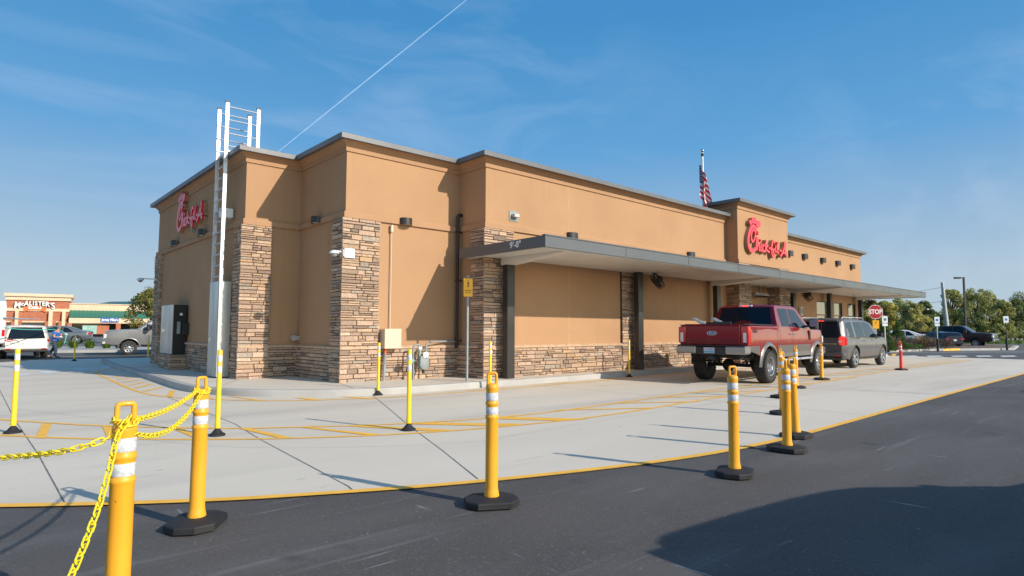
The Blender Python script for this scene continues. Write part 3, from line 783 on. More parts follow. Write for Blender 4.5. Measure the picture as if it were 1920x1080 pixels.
# emergency light on a grey plate
e = empty('emergency_light', (11.53, YF, 4.72), 0, 'small emergency light on a square grey plate above the canopy corner', 'emergency light')
mb = MB(); mb.box(-.17, .17, -.02, 0, -.15, .15); mb.build('plate', M['graypaint'], e)
mb = MB(); mb.box(-.09, .11, -.16, -.02, -.05, .05, .01); mb.build('housing', mat('pale_grey', (.5, .5, .47), .4), e)
# floodlight pair by the ladder
p = on_x(432, 410, XL)
e = empty('floodlight', (XL, 17.75, 4.66), 0, 'white box floodlight mounted on the end wall behind the ladder', 'floodlight')
mb = MB(); mb.box(-.36, -.05, -.13, .13, -.11, .14, .01); mb.build('housing', M['white'], e)
mb = MB(); mb.box(-.05, .0, -.06, .06, -.08, .08); mb.build('bracket', M['graypaint'], e)
e = empty('junction_box', (XL, on_x(366, 440, XL).y, 4.72), 0, 'tiny grey junction box under the script sign on the end wall', 'junction box')
mb = MB(); mb.box(-.12, 0, -.06, .06, -.1, .1, .01); mb.build('housing', M['graypaint'], e)
# cameras
def dome_cam(loc, rz, label, arm=.28):
    o = empty('security_camera', loc, rz, label, 'security camera', 'white dome cameras on stone piers')
    mb = MB(); mb.box(-.02, .0, -.09, .09, -.09, .09, .008); mb.build('mount', M['white'], o)
    mb = MB(); mb.tube([(-.02, 0, .03), (-arm, 0, .03)], .022, 10); mb.build('arm', M['white'], o, smooth=40)
    mb = MB(); mb.lathe([(.0, .05), (.05, .05), (.12, .0), (.125, -.03), (.09, -.035)], (-arm, 0, 0), 20, cap=False); mb.build('hood', M['white'], o, smooth=40)
    mb = MB(); mb.lathe([(.085, -.035), (.075, -.08), (.04, -.11), (0, -.12)], (-arm, 0, 0), 16, cap=False); mb.build('dome', mat('smoked_dome', (.3, .31, .33), .1), o, smooth=60)
    return o
dome_cam((XC - .07, YD - .02, 3.36), 0, 'white dome camera on a bracket at the corner of the middle stone pier', .22)
o = tag(empty('camera_plate', (XC + .08, YD - .115, 3.36), 0), 'white square backing plate of a camera on the middle stone pier', 'plate')
mb = MB(); mb.box(-.14, .14, 0, .025, -.12, .12, .008); mb.build('plate_face', M['white'], o)
dome_cam((XL - .07, YK - .35, 3.33), 0, 'dome camera on a long bracket at the far edge of the end wall', .55)

# electrical cabinet on stone plinth
cy0, cy1, cx0 = 21.95, 23.5, 4.98
e = empty('electrical_cabinet', (cx0, cy0, .15), 0, 'tall steel electrical cabinet with a black side, on a stone plinth by the end wall', 'cabinet')
mb = MB(); mb.box(.02, XL - .04 - cx0, 0.02, cy1 - cy0, .5, 2.1, .01); mb.build('body', M['blackpaint'], e)
mb = MB(); mb.box(-.012, .018, 0, cy1 - cy0, .5, 2.1, .006); mb.build('door', M['steel'], e)
mb = MB(); mb.box(-.05, -.01, 1.2, 1.24, 1.2, 1.32, .006); mb.build('handle', M['chrome'], e)
mb = MB(); mb.box(.12, .22, -.05, .018, 1.15, 1.55, .01); mb.build('key_pad', M['graypaint'], e)
mb = MB(); mb.box(.25, .45, -.14, .018, 1.12, 1.5, .01); mb.build('phone_box', M['blackplastic'], e)
mb = MB(); mb.box(.2, .28, .012, .019, 1.75, 1.83); mb.build('label_plate', M['white'], e)
b_ = MB(); b_.use(M['grout'], (.06, .045, .035)); b_.box(-.02, XL - .04 - cx0, -.02, cy1 - cy0 + .05, 0, .49)
for i in range(len(b_.c)): b_.c[i] = (.06, .045, .035)
stones(b_, (-.02, -.02), (1, 0), (0, -1), XL - .04 - cx0 + .02, 0, .49, rs, e0=.03); stones(b_, (-.02, cy1 - cy0 + .05), (0, -1), (-1, 0), cy1 - cy0 + .07, 0, .49, rs)
b_.build('plinth', None, e, fix=False)

# tan utility box, its riser conduit, elbow below
o = empty('utility_box', (7.98, YD - .28, .98), 0, 'tan metal utility box with a thin conduit riser, beside the middle stone pier', 'utility box')
mb = MB(); mb.box(0, .47, 0, .25, 0, .50, .012); mb.build('body', M['tanbox'], o)
mb = MB(); mb.box(-.01, .48, -.012, 0, -.005, .505, .004); mb.build('door', M['tanbox'], o)
mb = MB(); mb.tube([(.27, .22, .5), (.27, .22, 3.05)], .014, 8); mb.build('conduit', M['tanbox'], o, smooth=40)
mb = MB(); mb.box(.235, .305, .18, .25, 3.05, 3.24, .008); mb.build('weatherhead', M['tanbox'], o)
mb = MB(); mb.use(M['graypaint']); mb.tube([(.09, .12, -.02), (.08, .12, -.2), (.04, .10, -.82)], .035, 10); mb.use(mat('orange_cap', (.6, .12, .03), .5)).tube([(.09, .12, 0), (.086, .12, -.16)], .037, 10)
mb.build('downpipe', None, o, smooth=40)
# gas meter set
o = empty('gas_meter', (9.05, YD - .42, .15), 0, 'grey gas meter with regulator and pipes standing on the walk against the stone base', 'gas meter')
mb = MB()
n_ = 22; ring = []
for k in range(n_):
    a = 2 * pi * k / n_; ring.append((.155 * (abs(cos(a)) ** .75) * (1 if cos(a) > 0 else -1), .20 * (abs(sin(a)) ** .85) * (1 if sin(a) > 0 else -1)))
rows = [[(x * s_, y, .46 + z * s_) for x, z in ring] for y, s_ in ((-.10, .75), (-.085, .94), (-.04, 1.0), (.04, 1.0), (.08, .94), (.10, .75))]
i0 = mb.grid(rows, True); mb.face([i0 + k for k in range(n_)]); mb.face([i0 + 5 * n_ + n_ - 1 - k for k in range(n_)])
mb.build('meter_body', M['graypaint'], o, smooth=50)
mb = MB(); mb.box(-.07, .09, -.13, -.09, .58, .72, .01); mb.build('index_head', M['white'], o)
mb = MB(); mb.tube([(-.10, 0, .62), (-.10, 0, .80)], .03, 10); mb.tube([(.09, 0, .62), (.09, 0, .76)], .03, 10); mb.build('union', M['greenpaint'], o, smooth=40)
mb = MB(); mb.box(-.155, -.05, -.04, .04, .79, .87, .01); mb.build('cap', M['white'], o)
mb = MB(); mb.tube(smooth_pts([(.09, 0, .74), (.10, 0, .88), (.18, .02, .97), (.36, .10, .99), (.9, .30, .99), (1.38, .33, .99)], 6), .026, 10)
mb.build('outlet_pipe', M['graypaint'], o, smooth=50)
mb = MB(); mb.tube(smooth_pts([(-.28, .03, 0), (-.28, .03, .3), (-.29, .03, .78), (-.25, .02, .90), (-.16, .0, .92), (-.11, 0, .84)], 6), .026, 10); mb.tube([(-.28, .03, .18), (-.28, .03, .24)], .04, 10)
mb.build('inlet_pipe', M['graypaint'], o, smooth=50)
mb = MB(); mb.lathe([(0, -.055), (.07, -.05), (.10, -.02), (.10, .02), (.07, .05), (0, .055)], (-.42, 0, .50), 20, axis='Y', cap=False); mb.tube([(-.33, 0, .50), (-.28, 0.01, .50)], .04, 10)
mb.build('regulator', M['greenpaint'], o, smooth=40)
mb = MB(); mb.tube([(-.42, -.01, .42), (-.42, -.01, .28)], .02, 8); mb.lathe([(.03, 0), (.03, .1)], (.0, 0, .16), 10); mb.build('vent', M['blackplastic'], o, smooth=40)
# roof drain pipe in the corner
o = empty('drain_pipe', (XE - .14, YD - .15, .95), 0, 'dark vertical drain pipe in the corner left of the canopy', 'pipe')
mb = MB(); mb.tube(smooth_pts([(.14, 0, 3.8), (.04, 0, 3.8), (0, 0, 3.74), (0, 0, 3.6)], 5), .05, 12); mb.tube([(0, 0, 3.62), (0, 0, .06), (-.04, 0, .03)], .042, 12); mb.build('pipe', M['pipe'], o, smooth=50)
mb = MB()
for z in (.2, 1.9, 3.3): mb.box(-.06, .14, -.055, .055, z, z + .025)
mb.build('clamp', M['pipe'], o)
# pale vent box in the recessed corner
p = on_y(560, 628, YB)
o = empty('wall_vent', (XC - .16, YB - .12, 1.22), 0, 'small pale hexagonal vent low in the shaded corner between two stone piers', 'vent')
mb = MB(); mb.lathe([(.085, -.06), (.085, .06)], (0, 0, 0), 6, axis='Y'); mb.box(.02, .16, -.03, .06, -.06, .06); mb.build('housing', M['galv'], o)
# pedestrian sign
o = empty('pedestrian_sign', (9.63, 12.45, .15), 0, 'small yellow walking-person sign on a grey square post at the kerb', 'sign')
mb = MB(); mb.box(-.025, .025, -.025, .025, 0, 2.72, .004); mb.build('post', M['graypaint'], o)
mtx = Matrix.Rotation(radians(-16), 4, 'Z')
mb = MB(); mb.obox(mtx, -.125, .125, -.038, -.028, 2.17, 2.64, .004); mb.build('panel', M['sign_yellow'], o)
fm = mtx @ face_mtx((0, -.040, 0), (0, -1, 0))
for i, t in enumerate(('PEDESTRIAN', 'CROSSING')): text_mesh('lettering', t, .036, mtx @ face_mtx((0, -.041, 2.33 - i * .055), (0, -1, 0)), M['text_black'], o, extrude=.001)
def walker(mtx, s, par, m):
    mb = MB()
    def bar(a, b, w):
        a, b = Vector(a) * s, Vector(b) * s; d = (b - a).normalized(); n_ = Vector((-d.y, d.x)) * w * s
        q = [a + n_, b + n_, b - n_, a - n_]; i = len(mb.v)
        mb.v += [tuple(mtx @ Vector((p_.x, p_.y, 0))) for p_ in q]; mb.face((i, i + 1, i + 2, i + 3))
    bar((0, .55), (0, .05), .09); bar((0, .08), (-.2, -.42), .055); bar((0, .08), (.06, -.15), .055); bar((.06, -.15), (.2, -.42), .05)
    bar((0, .5), (-.2, .22), .045); bar((0, .5), (.2, .25), .045)
    c = [(.1 * cos(k * pi / 5), .74 + .1 * sin(k * pi / 5)) for k in range(10)]
    i = len(mb.v); mb.v += [tuple(mtx @ Vector((x * s, y * s, .0004))) for x, y in c]; mb.face([i + k for k in range(10)])
    return mb.build('symbol', m, par, fix=False)
walker(mtx @ face_mtx((0, -.0405, 2.47), (0, -1, 0)), .14, o, M['text_black'])

# fans, heater, speaker under the canopy
def fan(loc, rz, label):
    o = empty('patio_fan', loc, rz, label, 'fan', 'black fans under the canopy')
    mb = MB(); mb.tube([(-.1, 0, .28), (-.1, 0, .2), (-.18, 0, .02)], .018, 8); mb.tube([(-.1, 0, .28), (.02, 0, .24), (.2, 0, .03)], .018, 8); mb.build('bracket', M['blackplastic'], o, smooth=40)
    tl = Matrix.Rotation(radians(55), 4, 'X') @ Matrix.Rotation(radians(12), 4, 'Y')
    mb = MB()
    for r in (.10, .17, .24, .30): mb.tube([(r * cos(2 * pi * k / 24), r * sin(2 * pi * k / 24), -.05 * (1 - r)) for k in range(24)], .008, 5, closed=True)
    mb.tube([(.30 * cos(2 * pi * k / 24), .30 * sin(2 * pi * k / 24), .12) for k in range(24)], .012, 5, closed=True)
    for k in range(16):
        a = 2 * pi * k / 16; mb.tube([(0, 0, -.06), (.3 * cos(a), .3 * sin(a), -.02), (.3 * cos(a), .3 * sin(a), .12), (0, 0, .17)], .006, 4)
    mb.xform(tl); mb.build('cage', M['blackplastic'], o)
    mb = MB()
    for k in range(4):
        a = pi / 2 * k; r = Matrix.Rotation(a, 4, 'Z') @ Matrix.Rotation(.4, 4, 'X'); mb.obox(r, .05, .27, -.06, .06, .03, .04)
    mb.lathe([(.06, 0), (.06, .1)], (0, 0, 0), 12); mb.xform(tl); mb.build('blades', M['blackplastic'], o); 
    mb = MB(); mb.lathe([(.09, .08), (.09, .24), (.03, .26)], (0, 0, 0), 14); mb.xform(tl); mb.build('motor', M['blackplastic'], o, smooth=40)
fan((17.55, 12.15, 3.14), 0, 'black caged fan hanging under the canopy between the second post and the red pickup')
fan((29.75, 12.15, 3.14), .5, 'black caged fan under the canopy above the grey sport utility vehicle')
fan((38.6, 12.2, 3.08), 1.0, 'black fan at the far end of the canopy just left of the stop sign')
o = empty('patio_heater', (25.3, 12.35, 3.02), 0, 'long silver radiant heater under the canopy above the pickup cab', 'heater')
mb = MB(); mb.obox(Matrix.Rotation(radians(-25), 4, 'X'), -.35, .85, -.10, .10, -.06, .08, .01); mb.build('housing', M['steel'], o)
mb = MB(); mb.obox(Matrix.Rotation(radians(-25), 4, 'X'), -.30, .80, -.085, .085, -.072, -.061); mb.build('reflector', M['alloy_dark'], o)
mb = MB(); mb.box(.1, .14, -.01, .01, .07, .42); mb.box(.5, .54, -.01, .01, .07, .42); mb.build('hanger', M['blackplastic'], o)
boxobj('wall_speaker', (30.4, 30.62, YF - .12, YF, 2.25, 2.65), M['white'], 'small white wall speaker under the canopy right of the tower pier', 'speaker', (('grille', (30.43, 30.59, YF - .128, YF - .12, 2.3, 2.6), M['graypaint']),))

# flagpole behind the building
o = empty('flagpole', (34.04, 20.0, 0), 0, 'tall silver flagpole with a ball top rising behind the restaurant roof', 'flagpole')
mb = MB(); mb.tube([(0, 0, 0), (0, 0, 12.7)], [.10, .05], 12); mb.build('pole', M['galv'], o, smooth=40)
mb = MB(); mb.lathe([(0, -.11), (.08, -.08), (.11, 0), (.08, .08), (0, .11)], (0, 0, 12.82), 14, cap=False); mb.build('ball', M['chrome'], o, smooth=60)
mb = MB(); mb.lathe([(.07, 12.45), (.09, 12.5), (.09, 12.6), (.05, 12.65)], (0, 0, 0), 12); mb.build('truck_pulley', M['blackplastic'], o, smooth=40)
fr, fw, fb = mat('flag_red', (.55, .03, .06), .8), mat('flag_white', (.78, .78, .76), .8), mat('flag_blue', (.02, .03, .16), .8)
o = empty('flag', (34.04 - .10, 19.90, 9.15), radians(-42), 'limp United States flag with stars and stripes hanging against the pole', 'flag')
mb = MB(); rr_ = random.Random(3)
NU, NV = 26, 26; Lf, Hf = 2.3, 2.1
g = []
for j in range(NV + 1):
    row = []
    v = j / NV
    for i in range(NU + 1):
        u = i / NU
        # cloth hangs: the fly end droops, folds bunch near the pole
        x = -.25 + .95 * sin(u * pi * .5) * (.45 + .75 * (1 - v)) * (.75 + .25 * cos(u * 9)); x -= .42 * max(0, u - .5) * (1 - v) * 1.6
        y = .13 * sin(u * 15 + v * 2) * (.4 + .6 * u) - .05
        z = Hf * v - u * 1.35 * (1 - .35 * v) + .1 * sin(u * 6)
        row.append((x, y, z + .6))
    g.append(row)
for j in range(NV):
    for i in range(NU):
        st = int(j * 13 / NV)
        if j >= NV * 6 / 13 and i < NU * .42:
            mb.use(fw if (i % 2 == 1 and j % 2 == 0) else fb)
        else: mb.use(fr if st % 2 == 0 else fw)
        mb.poly([g[j][i], g[j][i + 1], g[j + 1][i + 1], g[j + 1][i]])
mb.build('cloth', None, o, fix=False)
# ================================================================== TRAFFIC POSTS
def octo(rx, ry, c):
    return [(rx, c), (rx, -c), (rx * .62, -ry), (-rx * .62, -ry), (-rx, -c), (-rx, c), (-rx * .62, ry), (rx * .62, ry)]
def looper(name, loc, rz, label, lean=(0, 0), base_rz=0., body=None, group='yellow looped-handle traffic posts'):
    body = body or M['looper']
    o = empty(name, loc, rz, label, 'traffic post', group)
    mb = MB(); br = Matrix.Rotation(base_rz, 4, 'Z')
    rows = [[(x * k, y * k, z) for x, y in octo(.225, .175, .07)] for z, k in ((0, 1), (.038, 1.0), (.048, .97), (.066, .62))]
    i0 = mb.grid(rows, True); mb.face([i0 + 24 + k for k in range(8)]); mb.face([i0 + 7 - k for k in range(8)])
    mb.xform(br); k0 = len(mb.v)
    mb.box(-.17, -.10, -.02, .0, .052, .058); mb.xform(br, k0)
    mb.build('base', M['blackrub'], o, smooth=15)
    ln = Matrix.Rotation(lean[0], 4, 'X') @ Matrix.Rotation(lean[1], 4, 'Y')
    mb = MB()
    mb.lathe([(.062, .05), (.064, .075), (.057, .105), (.053, .14), (.053, .40), (.052, .70), (.0555, .708), (.058, .718), (.0555, .728), (.051, .738), (.051, .80), (.0515, .815), (.0555, .822), (.0575, .832), (.0545, .842), (.051, .85), (.051, .935), (.053, .95), (.055, .965), (.050, .985), (.036, .998), (.0, 1.0)], n=28, cap=False)
    mb.xform(ln); mb.build('tube', body, o, smooth=50)
    mb = MB(); pts = [(-.036, 0, .96), (-.036, 0, 1.06)] + [(-.024 - .012 * cos(a), 0, 1.070 + .014 * sin(a)) for a in (.5, 1.1)] + [(0, 0, 1.084)] + [(.024 + .012 * cos(a), 0, 1.070 + .014 * sin(a)) for a in (1.1, .5)] + [(.036, 0, 1.06), (.036, 0, .96)]
    mb.tube(pts, .0125, 10); mb.xform(ln); mb.build('handle', body, o, smooth=50)
    for z0, z1 in ((.742, .802), (.857, .922)):
        mb = MB(); mb.lathe([(.0521, z0), (.0528, z0 + .002), (.0528, z1 - .002), (.0521, z1)], n=28, cap=False); mb.xform(ln); mb.build('reflective_band', M['refl'], o, smooth=40)
    return o
LOOPS = [((.602, 3.488), 2, (.0, .0), 25, 'nearest yellow looped-handle post, cut off by the bottom edge, chains at its neck'),
         ((1.345, 4.99), 25, (0, .0), 30, 'second yellow looped-handle post from the left, chained, on an octagonal black base'),
         ((3.35, 3.98), -40, (0, 0), 10, 'yellow looped-handle post standing alone in the middle foreground on the asphalt'),
         ((5.88, 3.16), -28, (0, 0), 50, 'yellow looped-handle post on the asphalt left of the crowded row of posts'),
         ((7.54, 3.36), 35, (0, radians(-1.8)), 60, 'leaning yellow looped-handle post, frontmost of the crowded row'),
         ((8.62, 3.71), -60, (0, radians(-2.0)), 60, 'leaning yellow looped-handle post just behind the frontmost one, its base on the yellow edge line'),
         ((10.76, 4.85), -40, (0, 0), 20, 'yellow looped-handle post on concrete hidden behind the front two of the crowded row'),
         ((13.35, 6.05), 55, (0, 0), 0, 'yellow looped-handle post third from the back of the row, beside the pickup rear wheel'),
         ((16.0, 6.85), 60, (0, 0), 0, 'yellow looped-handle post partly hidden beside the rear wheel of the red pickup'),
         ((19.30, 7.50), 50, (0, radians(-1)), 0, 'yellow looped-handle post in front of the pickup front wheel, alone past the crowded row')]
proto = None
for (xy, rz, lean, brz, lab) in LOOPS:
    if any(lean) or proto is None or brz in (25, 30, 10, 50):
        q = looper('traffic_post', (xy[0], xy[1], .004), radians(rz), lab, lean, radians(brz))
        if not any(lean) and brz == 25: proto = q
    else: q = copy_tree(proto, (xy[0], xy[1], .004), radians(rz), lab)
for (px_, py_, lab) in ((1690, 694, 'red-orange post standing in the lane to the right of the grey sport utility vehicle'), (1651, 673, 'red-orange post mostly hidden behind the front of the grey sport utility vehicle')):
    g = at(px_, py_)
    looper('traffic_post', (g.x, g.y, .004), radians(150), lab, body=M['redpost'], group='red-orange posts by the lane')
# slim flexible delineators
def delineator(name, loc, label, h=1.165):
    o = empty(name, loc, 0, label, 'delineator post', 'slim yellow delineators along the lane')
    mb = MB(); mb.lathe([(.105, 0), (.105, .02), (.07, .04), (.045, .075), (.028, .09), (.0, .09)], n=20, cap=False); mb.lathe([(.024, .085), (.024, .12)], n=12); mb.build('base', M['blackrub'], o, smooth=35)
    mb = MB(); mb.lathe([(.0, .10), (.034, .10), (.036, .13), (.036, .17), (.032, .19), (.032, h - .01), (.026, h), (0, h)], n=20, cap=False); mb.build('tube', M['flexy'], o, smooth=40)
    for z0, z1 in ((h - .31, h - .225), (h - .155, h - .075)):
        mb = MB(); mb.lathe([(.0325, z0), (.0332, z0 + .002), (.0332, z1 - .002), (.0325, z1)], n=20, cap=False); mb.build('reflective_band', M['refl'], o, smooth=40)
    return o
DL = [((24, 812), 1.165, 'slim yellow delineator at the left edge of the photo, left of the looped posts'), ((407, 817), 1.165, 'slim yellow delineator standing between the hatched lane lines just right of the chained post'),
      ((766, 807), 1.165, 'slim yellow delineator at a lane line crack in front of the gas meter'), ((709, 741), 1.165, 'slim yellow delineator against the kerb in front of the utility box'),
      ((919, 728), 1.165, 'slim yellow delineator at the kerb behind the handle of the middle foreground post'), ((1180, 707), 1.165, 'slim yellow delineator at the kerb beside the second canopy post'),
      ((139, 677), 1.165, 'slim yellow delineator in the shaded lane near the walking man'), ((277, 674), 1.165, 'slim yellow delineator in the shade in front of the silver pickup')]
dp = None
for (q, h_, lab) in DL:
    g = at(*q)
    if dp is None: dp = delineator('delineator_post', (g.x, g.y, .004), lab, h_)
    else: copy_tree(dp, (g.x, g.y, .004), 0, lab)
# chains
def link_at(mb, p, d, roll, L_=.030, wd=.0115, r=.0040):
    d = d.normalized(); a = Vector((0, 0, 1)) if abs(d.z) < .95 else Vector((1, 0, 0))
    u = d.cross(a).normalized(); w = d.cross(u); e = u * cos(roll) + w * sin(roll)
    pts = []
    for k in range(8):
        t = pi * k / 7 - pi / 2; pts.append(p + d * (L_ - wd + wd * cos(t)) + e * wd * sin(t))
    for k in range(8):
        t = pi * k / 7 + pi / 2; pts.append(p + d * (-(L_ - wd) + wd * cos(t)) + e * wd * sin(t))
    mb.tube(pts, r, 6, closed=True)
def chain(name, pts, label):
    path = smooth_pts(pts, 12); mb = MB(); i = 0; acc = 0; step = .041; pos = []
    for a, b in zip(path[:-1], path[1:]):
        L_ = (b - a).length; t = step - acc if acc else 0.
        while t < L_: pos.append((a + (b - a) * (t / L_), (b - a))); t += step
        acc = (L_ - (t - step)) % step if L_ else acc
    rc_ = random.Random(2)
    for i, (p, d) in enumerate(pos): link_at(mb, p, d, (i % 2) * pi / 2 + .5 + rc_.uniform(-.15, .15), .0285, .0125, .0042)
    o = mb.build(name, M['chain'], smooth=50); return tag(o, label, 'chain', 'yellow plastic chains on the foreground posts')
A1 = Vector((.602, 3.488, 1.0)); A2 = Vector((1.345, 4.99, 1.0))
def sag(a, b, s, n=8, off=Vector((0, 0, 0))):
    return [a.lerp(b, k / n) - Vector((0, 0, s * 4 * (k / n) * (1 - k / n))) + off * sin(pi * k / n) for k in range(n + 1)]
rt = Vector((RC[0][0], RC[1][0], 0)).normalized()
chain('chain', sag(A2 + Vector((-.03, -.02, .0)), A1 + Vector((.03, .03, -.0)), .035), 'yellow chain pulled almost straight between the two left foreground posts')
chain('chain', sag(A2 + Vector((-.01, -.05, -.015)), A1 + rt * .055 + Vector((0, 0, -.06)), .105), 'yellow chain sagging in a loop between the two left foreground posts')
mb = MB()
for c, r0 in ((A2 + Vector((0, 0, -.01)), .052), (A1 + Vector((0, 0, .0)), .050)):
    ring = [c + Vector((r0 * cos(t), r0 * sin(t), .018 * sin(2 * t + 1))) for t in [2 * pi * k / 16 for k in range(16)]]
    for i in range(10):
        t = 2 * pi * i / 10; link_at(mb, c + Vector((r0 * cos(t), r0 * sin(t), .016 * sin(2 * t + 1))), Vector((-sin(t), cos(t), .1)), (i % 2) * pi / 2, .022, .0115, .0042)
tag(mb.build('chain', M['chain'], smooth=50), 'yellow chain loops wrapped round the necks of both chained posts', 'chain', 'yellow plastic chains on the foreground posts')
P0 = Vector((-.85, 4.9, 1.0))
chain('chain', [A1 + Vector((-.03, .03, -.03)), Vector((.519, 3.46, .93)), Vector((.367, 3.52, .885)), Vector((.16, 3.93, .82)), Vector((-.15, 4.25, .80)), Vector((-.5, 4.6, .87)), P0], 'yellow chain sagging from the nearest post towards the left edge of the photo')
P00 = Vector((-.35, 1.5, .98))
chain('chain', [A1 + Vector((.0, -.06, .02)), Vector((.545, 3.33, .945)), Vector((.50, 3.20, .83)), Vector((.437, 3.03, .70)), Vector((.33, 2.756, .557)), Vector((.2, 2.45, .45)), Vector((.0, 2.1, .50)), P00], 'yellow chain dropping from the nearest post down to the bottom edge of the photo')
looper('traffic_post', (P0.x, P0.y, .004), radians(30), 'yellow looped-handle post outside the left edge, holding the far end of a chain')
looper('traffic_post', (P00.x, P00.y, .004), radians(30), 'yellow looped-handle post behind the viewer, holding the near end of a chain')

# ================================================================== VEHICLES
def lerp_pts(tab, x):
    if x <= tab[0][0]: return tab[0][1]
    for (a, va), (b, vb) in zip(tab[:-1], tab[1:]):
        if x <= b: return va + (vb - va) * (x - a) / max(1e-9, b - a)
    return tab[-1][1]
def paint(name, col, metal=.4, rough=.28):
    m = mat(name, col, rough, metal, coat=.75); t = m.node_tree; b = t.nodes['Principled BSDF']
    n = t.nodes.new('ShaderNodeTexNoise'); n.inputs['Scale'].default_value = 2.5; n.inputs['Detail'].default_value = 6
    co = t.nodes.new('ShaderNodeTexCoord'); t.links.new(co.outputs['Object'], n.inputs['Vector'])
    mr = t.nodes.new('ShaderNodeMapRange'); mr.inputs['To Min'].default_value = rough - .05; mr.inputs['To Max'].default_value = rough + .12
    t.links.new(n.outputs['Fac'], mr.inputs['Value']); t.links.new(mr.outputs[0], b.inputs['Roughness'])
    b.inputs['Coat Roughness'].default_value = .05; b.inputs['Coat IOR'].default_value = 1.38; b.inputs['Specular IOR Level'].default_value = .3
    return m
class Veh:
    def __init__(s, name, label, cat, loc, rz, paintm, x0, x1, hw, top, belt, sill, wheels, wr, arch, group=None, ins=.12, rc=.07, tum=.32, lean=(), nose=.18, tail=.10, bulge=.035, detail=1., crown=.03, scale=1.):
        s.o = empty(name, loc, rz, label, cat, group); s.o.scale = (scale,) * 3
        s.x0, s.x1, s.hw, s.top, s.belt, s.sill, s.wheels, s.wr, s.arch = x0, x1, hw, top, belt, sill, wheels, wr, arch
        s.rc, s.tum, s.lean, s.nose, s.tail, s.bulge, s.crown, s.paint = rc, tum, lean, nose, tail, bulge, crown, paintm
        s.detail = detail; s.ins = ins
    def zb(s, x):
        z = lerp_pts(s.sill, x) if isinstance(s.sill, list) else s.sill
        for wx in s.wheels:
            d = abs(x - wx)
            if d < s.arch: z = max(z, s.wr + sqrt(s.arch ** 2 - d * d) * 1.0)
        return z
    def zt(s, x): return lerp_pts(s.top, x)
    def plan(s, x):
        w = s.hw; a = (x - s.x0); b = (s.x1 - x)
        if a < .35: w -= s.tail * (1 - a / .35) ** 2
        if b < .8: w -= s.nose * (1 - b / .8) ** 2
        return w
    def wid(s, x, z):
        bz = s.belt if not isinstance(s.belt, list) else lerp_pts(s.belt, x)
        w = s.plan(x)
        if z > bz: w -= (z - bz) * s.tum + .012
        else:
            t = (z - .45) / max(.1, bz - .45); w -= s.bulge * (2 * t - 1) ** 2 if t < 1 else 0
        return w
    def warp(s, x, z):
        """lean of the tail: table (z, dx) applied near x0"""
        if s.lean and x < s.x0 + 1.0:
            return x + lerp_pts(list(s.lean), z) * (1 - (x - s.x0) / 1.0)
        return x
    def pt(s, x, z, side, off=0.): return (s.warp(x, z), side * (s.wid(x, z) + off), z)
    def body(s, name='body'):
        xs = set()
        n = int(60 * s.detail)
        for i in range(n + 1): xs.add(round(s.x0 + (s.x1 - s.x0) * i / n, 4))
        for x, _ in s.top: xs.add(round(x, 4))
        for wx in s.wheels:
            for k in range(-12, 13): xs.add(round(wx + s.arch * sin(k * pi / 24), 4))
            for e in (-.004, .004): xs.add(round(wx - s.arch + e, 4)); xs.add(round(wx + s.arch + e, 4))
        xs = sorted(x for x in xs if s.x0 <= x <= s.x1)
        rows = []; NS = 16
        for x in xs:
            zb, zt = s.zb(x), s.zt(x); r = min(s.rc, (zt - zb) * .4); zc = zt - r; half = []
            for k in range(NS + 1):
                z = zb + (zc - zb) * k / NS; half.append((z, s.wid(x, z)))
            wc = half[-1][1]
            for k in range(1, 5):
                a = k * pi / 8; half.append((zc + r * sin(a), wc - r * 1.1 * (1 - cos(a))))
            wt = half[-1][1]
            for k in range(1, 6):
                f = 1 - k / 6; half.append((zt + s.crown * (1 - f * f), wt * f))
            row = [(s.warp(x, z), -w, z) for z, w in half] + [(s.warp(x, zt), 0, zt + s.crown)] + [(s.warp(x, z), w, z) for z, w in reversed(half)]
            rows.append(row)
        mb = MB(); mb.use(s.paint); i0 = mb.grid(rows); n_ = len(rows[0])
        mb.face([i0 + k for k in range(n_)]); mb.face([i0 + (len(rows) - 1) * n_ + n_ - 1 - k for k in range(n_)])
        s.bodyo = mb.build(name, s.paint, s.o, smooth=28, fix=True)
        # dark inner tub
        mb = MB(); zs = (min(v for _, v in s.sill) if isinstance(s.sill, list) else s.sill); bz = s.belt if not isinstance(s.belt, list) else s.belt[0][1]
        zt_ = min(s.wr + s.arch + .02, bz - .02)
        mb.box(s.x0 + .12, s.x1 - .14, -(s.hw - .30), s.hw - .30, zs + .02, zt_)
        for wx in s.wheels: mb.box(wx - s.arch - .03, wx + s.arch + .03, -(s.hw - .09), s.hw - .09, s.wr + s.arch + .004, s.wr + s.arch + .02)
        mb.build('underbody', M['underbody'], s.o)
        return s.bodyo
    def side_panel(s, name, poly, side, m, off=.004, par=None, sub=0):
        """glass or trim following the side; poly in (x,z) with even top and bottom rows given as (x,zlo,zhi) columns"""
        mb = MB(); rows = []
        for (x, z0, z1, *r) in poly:
            xt = r[0] if r else x
            rows.append([s.pt(x + (xt - x) * k / 3, z0 + (z1 - z0) * k / 3, side, off) for k in range(4)])
        mb.grid(rows); return mb.build(name, m, par or s.o, smooth=40)
    def line(s, pts, side, w=.010, m=None, name='panel_gap', off=.003, mbx=None):
        mb = mbx or MB(); P = [Vector(p) for p in pts]
        if len(P) > 2: P = smooth_pts(P, 4)
        else: P = [P[0].lerp(P[1], k / 6) for k in range(7)]
        a, b = strip(P, w)
        mb.grid([[s.pt(a[i].x, a[i].y, side, off), s.pt(b[i].x, b[i].y, side, off)] for i in range(len(a))])
        if mbx is None: return mb.build(name, m or M['blackplastic'], s.o, fix=False)
